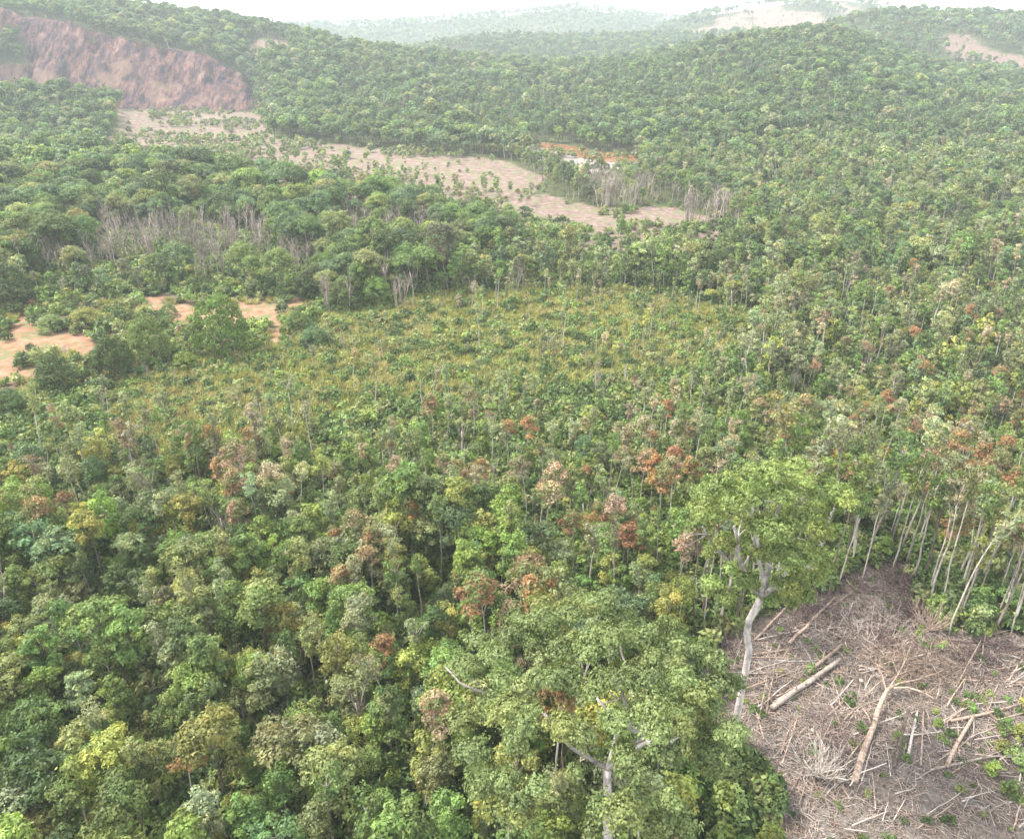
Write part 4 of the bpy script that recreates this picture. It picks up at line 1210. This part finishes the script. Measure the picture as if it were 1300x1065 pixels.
# the big forked fallen tree
def forked():
    rng = np.random.default_rng(91)
    r = bpy.data.objects.new('fallen_tree', None); COL.objects.link(r)
    b = np.array(at_px(1105, 940)); r.location = tuple(b)
    tag(r, 'big pale fallen tree with forked twisted branches at the bottom of the clearing', 'fallen tree')
    G = lambda px, lift: [np.array(p) - b for p in ground_pts(px, lift)]
    mb = MB(); P = G([(1084, 995), (1091, 970), (1099, 948), (1108, 926), (1112, 910), (1120, 892), (1125, 885)], [.35, .4, .6, .8, 1.0, 1.3, 1.4])
    mb.tube(P, [.36, .34, .31, .28, .26, .22, .18], 11); link('trunk', mb.mesh('fallen_trunk', M_LOGW), r)
    for px, lf, ra in [([(1125, 885), (1138, 880), (1158, 877), (1186, 866), (1204, 856)], [1.4, 1.6, 1.7, 1.5, 1.2], (.17, .04)),
                       ([(1122, 888), (1116, 872), (1108, 862)], [1.4, 1.8, 2.4], (.12, .04)),
                       ([(1130, 884), (1150, 882), (1172, 888), (1186, 894)], [1.4, 1.2, 1, .8], (.11, .04)),
                       ([(1105, 930), (1100, 918), (1089, 908)], [.9, 1.1, 1.6], (.14, .05)),
                       ([(1118, 895), (1136, 870), (1146, 852)], [1.2, 1.8, 2.2], (.10, .04))]:
        m2 = MB(); Q = G(px, lf); m2.tube(Q, np.linspace(ra[0], ra[1], len(Q)), 7)
        for _ in range(5):
            j = rng.integers(1, len(Q)); d = rng.normal(size=3); d[2] = abs(d[2]) * .5; d /= np.linalg.norm(d)
            branchy(m2, Q[j], d, rng.uniform(1, 2.4), .05, 1, rng, 4, .5, .1, (2, 3))
        link('branch', m2.mesh('fallen_branch', M_LOGW), r)
forked()

# brush: heaps of tangled branches, each a heap of its own
def brush(u, v, w, dpt, h, n, label, mat, seed, up=.15, L=(1.0, 2.8), r=.032, radial=False):
    rng = np.random.default_rng(seed); mb = MB()
    b = np.array(at_px(u, v))
    for k_ in range(0 if radial else 7):
        a = k_ * .9; d = np.array([math.cos(a) * w * .42, math.sin(a) * dpt * .42, 0]); mb.tube(curve(-d + (0, 0, .1), d + (0, 0, h * .3), rng, 5, .03), [.07, .06, .05, .05, .03], 5)
    for _ in range(n):
        if radial:
            a = rng.uniform(0, 6.28); p = np.array([rng.normal() * .3, rng.normal() * .3, .1])
            d = np.array([math.cos(a) * .8, math.sin(a) * .8, rng.uniform(.3, 1.2)])
        else:
            p = np.array([rng.normal() * w * .4, rng.normal() * dpt * .4, 0])
            q = np.hypot(p[0] / w, p[1] / dpt) * 2
            p[2] = rng.random() * h * max(0.1, 1 - q * .6)
            a = rng.uniform(0, 6.28); d = np.array([math.cos(a), math.sin(a), rng.normal() * .3])
        d /= np.linalg.norm(d)
        branchy(mb, p, d, rng.uniform(*L), 1.7 * r * rng.uniform(.6, 1.6), 2, rng, 4, .5, up, (2, 3))
    o = link('brush_pile', mb.mesh('brush', mat), loc=tuple(b)); tag(o, label, 'brush pile', 'heaps of dead branches in the logged clearing')
brush(1100, 800, 9, 5, 1.6, 150, 'wide grey heap of tangled dead branches at the back centre of the clearing', M_DEAD, 1)
brush(1122, 812, 6, 4, 1.4, 80, 'reddish brown heap of branches behind the fallen crown', M_BRUSH, 2)
brush(1172, 850, 6.5, 4.5, 1.8, 110, 'pinkish fallen crown of fine branches in the middle of the clearing', M_LOGW, 3, .25, r=.03)
brush(1136, 845, 6, 4, 1.0, 70, 'low tangle of pink twigs left of the fallen crown', M_LOGW, 4)
brush(1178, 800, 2, 2, 3, 26, 'dry upright brown bush of bare twigs at the back of the clearing', M_LOGW, 5, .35, (1.6, 3), .035, True)
brush(1040, 985, 2, 2, 3, 30, 'white fan of bare branches at the bottom left of the clearing', M_PALE, 6, .35, (2, 3.6), .045, True)
brush(1072, 745, 7, 4, 1.6, 90, 'dark brown brushwood heap against the forest behind the clearing', M_BRUSH, 7)
brush(1060, 940, 3.5, 3, 1.0, 50, 'low grey heap of fine twigs above the white fan of branches', M_BRUSH, 8)
brush(975, 860, 3, 2.4, 1, 26, 'thin scatter of twigs right of the giant trunk', M_DEAD, 9)
brush(1240, 845, 5, 3, .8, 80, 'low brown heap of twigs in the right part of the clearing', M_BRUSH, 10)
brush(1150, 745, 4.5, 3, 1.2, 110, 'brown tangle of branches under the tall pale stems', M_BRUSH, 11)
brush(1210, 955, 4, 3, .6, 26, 'thin tangle of pale twigs near the bottom right log', M_DEAD, 12)
brush(1030, 775, 6, 3, 1.5, 80, 'dark tangle of branches where the forest meets the back left of the clearing', M_BRUSH, 21)
brush(920, 830, 4, 4, 1.2, 60, 'dark heap of branches at the far left margin, behind the giant trunk', M_BRUSH, 22)
brush(1260, 822, 7, 3, 1.0, 70, 'long dark heap of branches along the forest foot at right', M_BRUSH, 23)
brush(1085, 905, 4, 3, .8, 40, 'small heap of pale branches between two short logs and the fallen tree', M_DEAD, 24)
brush(1150, 775, 5, 4, 1.6, 70, 'reddish brown brushwood between the grey heap and the tall stems', M_BRUSH, 25)
brush(1010, 800, 4, 3, .9, 36, 'small brown heap of branches around a leaning log at the back left', M_BRUSH, 13)

# green bushes that sprouted in the clearing
for i, (u, v, s, col, lab) in enumerate([
        (1065, 868, .40, 'mid', 'round dark leafy bush right above the short orange brown log'), (1019, 866, .26, 'bright', 'small bright bush touching the thickest log'),
        (1063, 890, .26, 'dark', 'low dark bush left of a paler one'), (1078, 882, .22, 'mid', 'tiny bush between two short logs'),
        (1141, 871, .32, 'bright', 'bright green bush left of the fallen crown'), (1191, 922, .42, 'mid', 'tall double green bush at the bottom centre right'),
        (1188, 906, .26, 'bright', 'small bush just behind the tall double bush'), (1235, 905, .38, 'mid', 'spreading bush of fresh leaves by the pale log at right'),
        (1222, 898, .30, 'mid', 'smaller bush touching the spreading bush at right'), (1209, 880, .28, 'bright', 'bright little bush at the foot of a propped pole'),
        (1047, 850, .24, 'bright', 'little bush at the upper end of the thickest log'), (990, 855, .30, 'yellow', 'yellowish bush beside two thin upright poles'),
        (1140, 940, .42, 'mid', 'leafy bush at the foot of the dark leaning log'), (1169, 800, .34, 'bright', 'green bush at the foot of the forest, back centre'),
        (1279, 890, .30, 'mid', 'slim upright bush near the right edge'), (1034, 825, .26, 'mid', 'small bush below the orange brown log'), (1024, 816, .28, 'mid', 'dark bush touching the orange brown log'),
        (920, 856, .34, 'bright', 'green bush left of the giant trunk'), (1128, 895, .22, 'yellow', 'tiny yellow green bush under the forked branches'), (1150, 965, .34, 'mid', 'bush near the lower edge between two logs'),
        (1262, 858, .24, 'mid', 'tiny bush on the right hand slope of the clearing'), (1118, 782, .34, 'mid', 'bush behind the wide grey heap'),
        (935, 958, .5, 'mid', 'leafy bush at the foot of the giant trunk'), (905, 945, .6, 'mid', 'larger leafy bush left of the giant trunk foot'), (968, 975, .5, 'bright', 'leafy bush right of the giant trunk foot')]):
    inst_at('shrub', u, v, s, col, lab, .9, i, i * 1.1)
for i, (u, v, s, col) in enumerate([(1275, 925, .55, 'mid'), (1295, 940, .7, 'bright'), (1268, 955, .6, 'yellow'), (1290, 972, .8, 'mid'), (1255, 985, .6, 'bright'), (1310, 910, .6, 'mid'), (1280, 1010, .8, 'mid'), (1300, 895, .5, 'yellow')]):
    inst_at('shrub', u, v, s, col, f'{COLS[col][1]} shrub of the thicket at the lower right corner, {v / 10.65:.0f}% down the photo', 1, i + 3, i)
# more thin poles strewn about
rgp = np.random.default_rng(515)
cnt = 0
while cnt < 150:
    u = rgp.uniform(890, 1300); v = rgp.uniform(770, 1060)
    if not inpoly(np.array([u]), np.array([v]), P_LOG)[0] or (u < 950 and v > 900): continue
    L = rgp.uniform(18, 85); a = rgp.normal(.75, .55) if rgp.random() < .7 else rgp.uniform(-.4, 2.6)
    u2, v2 = u + math.cos(a) * L, v - math.sin(a) * L * .7
    if not inpoly(np.array([u2]), np.array([v2]), P_LOG)[0]: continue
    r = rgp.uniform(.04, .1)
    log([(u, v), (u2, v2)], r, r * .6, f'thin fallen pole in the logged clearing, centred {(u + u2) / 26:.1f}% across, {(v + v2) / 21.3:.1f}% down the photo',
        [M_LOGW, M_DEAD, M_PALE][int(rgp.integers(0, 3))], None, 2, 'pole', 'fallen_pole', 'thin poles strewn over the logged clearing')
    cnt += 1
# cut stumps
def stump(u, v, r, h, label):
    rng = np.random.default_rng(int(u * 7 + v)); b = at_px(u, v)
    root = bpy.data.objects.new('tree_stump', None); COL.objects.link(root); root.location = b; tag(root, label, 'stump', 'cut stumps in the logged clearing')
    m = MB(); m.tube([(0, 0, -.2), (0, 0, .08), (0, 0, h * .5), (0.02, 0, h)], [r * 1.6, r * 1.25, r * 1.02, r], 10)
    link('bark', m.mesh('stump_bark', M_BARK), root)
    m = MB(); m.tube([(0.02, 0, h - .02), (0.02, 0, h + .015)], [r * .93, r * .93], 12)
    link('cut_face', m.mesh('stump_cut', M_LOGW, False), root)
for u, v, r, h, l in [(1092, 868, .28, .6, 'broad cut stump right of the round dark bush'), (1112, 948, .22, .5, 'cut stump beside the big forked fallen tree'), (1228, 948, .24, .5, 'cut stump right of the pinkish brown log'),
                      (1030, 930, .22, .45, 'cut stump above the white fan of branches'), (1190, 885, .2, .5, 'small stump below the fallen crown')]:
    stump(u, v, r, h, l)
# palms and ferns by the right hand thicket
def fern(u, v, s, label, seed):
    rng = np.random.default_rng(seed); x, y, z = at_px(u, v)
    r = bpy.data.objects.new('fern_palm', None); COL.objects.link(r); r.location = (x, y, z); r.scale = (s, s, s)
    tag(r, label, 'palm', 'yellow green palms of the right hand thicket')
    m = MB(); m.tube([(0, 0, -.3), (0, 0, 1.0), (.05, 0, 1.6)], [.16, .13, .12], 6); link('trunk', m.mesh('palm_trunk', M_BARK), r)
    for i in range(13):
        a = i * 2.4 + rng.uniform(-.2, .2); L = rng.uniform(2.2, 3.0); e = rng.uniform(.5, 1.2)
        t = np.linspace(0, 1, 15); hx_ = L * t * math.cos(e * .6); hz = 1.6 + L * (math.sin(e) * t - .75 * t * t)
        P = np.stack([np.cos(a) * hx_, np.sin(a) * hx_, hz], 1); T_ = np.gradient(P, axis=0); T_ /= np.linalg.norm(T_, axis=1)[:, None]
        side = np.array([-math.sin(a), math.cos(a), 0]); VV, FF = [], []
        for k in range(1, 14):
            for sg in (-1, 1):
                l = .62 * math.sin(math.pi * (.12 + .86 * t[k])) + .08
                d = side * sg * .85 + T_[k] * .5 - np.array([0, 0, .28]); d /= np.linalg.norm(d)
                q0 = P[k]; n0 = len(VV); wv = T_[k] * .075
                VV += [q0 - wv, q0 + wv, q0 + d * l + wv * .2, q0 + d * l - wv * .2]; FF.append((n0, n0 + 1, n0 + 2, n0 + 3))
        o = link('frond', mesh_np('frond', VV, FF, [M_LEAF], attrs={'lv': rng.uniform(.8, 1.3, len(VV)), 'lh': rng.uniform(0, .8, len(VV))}), r)
        o['tint'] = [.24, .27, .05]
for i, (u, v, s, l) in enumerate([(1085, 500, 1.25, 'largest yellow palm with arching fronds in the right hand thicket'), (1054, 478, 1.15, 'yellow palm left of and above the largest one'), (1078, 476, .95, 'small palm directly above the largest palm'),
                                  (1030, 452, 1.1, 'green palm clump at the top left of the palms'), (700, 640, .7, 'small palm in the middle thicket'), (1040, 470, 1.0, 'palm between the green clump and the yellow palms'), (1100, 505, .9, 'palm at the right end of the palm group')]):
    fern(u, v, s, l, 900 + i)


# ------------------------------------------------------------------ camera, light, haze
cam = bpy.data.cameras.new('camera'); co = bpy.data.objects.new('camera', cam); COL.objects.link(co)
co.location = (0, 0, CAMZ); co.rotation_euler = (math.radians(90) - PITCH, 0, 0)
cam.sensor_fit = 'HORIZONTAL'; cam.sensor_width = 36; cam.lens = FPX / PW * 36
cam.shift_y = -(PH / 2 - CV) / PW
cam.clip_start = .5; cam.clip_end = 20000
sc.camera = co

EL, AZ = math.radians(52), math.radians(285)   # azimuth measured from +Y clockwise
w = bpy.data.worlds.new('World'); sc.world = w; w.use_nodes = True
nt = w.node_tree; nt.nodes.clear()
out = nt.nodes.new('ShaderNodeOutputWorld'); bg = nt.nodes.new('ShaderNodeBackground')
sky = nt.nodes.new('ShaderNodeTexSky'); sky.sky_type = 'NISHITA'; sky.sun_disc = False
sky.sun_elevation = EL; sky.sun_rotation = AZ; sky.altitude = 50; sky.air_density = 1.0; sky.dust_density = 4.0; sky.ozone_density = 1.0
mixn = nt.nodes.new('ShaderNodeMix'); mixn.data_type = 'RGBA'; mixn.inputs[0].default_value = .7
mixn.inputs[7].default_value = (7.6, 7.8, 8.0, 1)      # even bright cloud layer over the clear sky
nt.links.new(sky.outputs[0], mixn.inputs[6]); nt.links.new(mixn.outputs[2], bg.inputs[0])
bg.inputs[1].default_value = .10
nt.links.new(bg.outputs[0], out.inputs[0])
sun = bpy.data.lights.new('sun', 'SUN'); sun.energy = 2.4; sun.angle = math.radians(10); sun.color = (1, .96, .90)
so = bpy.data.objects.new('sun', sun); COL.objects.link(so)
d = Vector((math.sin(AZ) * math.cos(EL), math.cos(AZ) * math.cos(EL), math.sin(EL)))
so.rotation_euler = d.to_track_quat('Z', 'Y').to_euler()

# haze: one closed box of thin even air
hx, y0, y1, z0, z1 = 16500, -400, 7300, float(V[:, 2].min()) - 1.5, 190
hv = [(-hx, y0, z0), (hx, y0, z0), (hx, y1, z0), (-hx, y1, z0), (-hx, y0, z1), (hx, y0, z1), (hx, y1, z1), (-hx, y1, z1)]
hf = [(0, 3, 2, 1), (4, 5, 6, 7), (0, 1, 5, 4), (1, 2, 6, 5), (2, 3, 7, 6), (3, 0, 4, 7)]
hm, nt, out = newmat('haze_air')
pv = nt.nodes.new('ShaderNodeVolumePrincipled'); pv.inputs['Color'].default_value = (.86, .94, 1, 1); pv.inputs['Density'].default_value = .00018
pv.inputs['Anisotropy'].default_value = 0
nt.links.new(pv.outputs[0], out.inputs['Volume'])
ho = link('haze', mesh_np('haze', hv, hf, [hm])); tag(ho, 'pale haze in the air over the valley and hills', 'haze', kind='stuff')

sc.view_settings.view_transform = 'Standard'; sc.view_settings.look = 'None'; sc.view_settings.gamma = 1
sc.view_settings.exposure = 1.82
sc.cycles.max_bounces = 5; sc.cycles.diffuse_bounces = 3; sc.cycles.glossy_bounces = 1; sc.cycles.transmission_bounces = 3
sc.cycles.volume_bounces = 1; sc.cycles.transparent_max_bounces = 4
sc.cycles.use_fast_gi = False
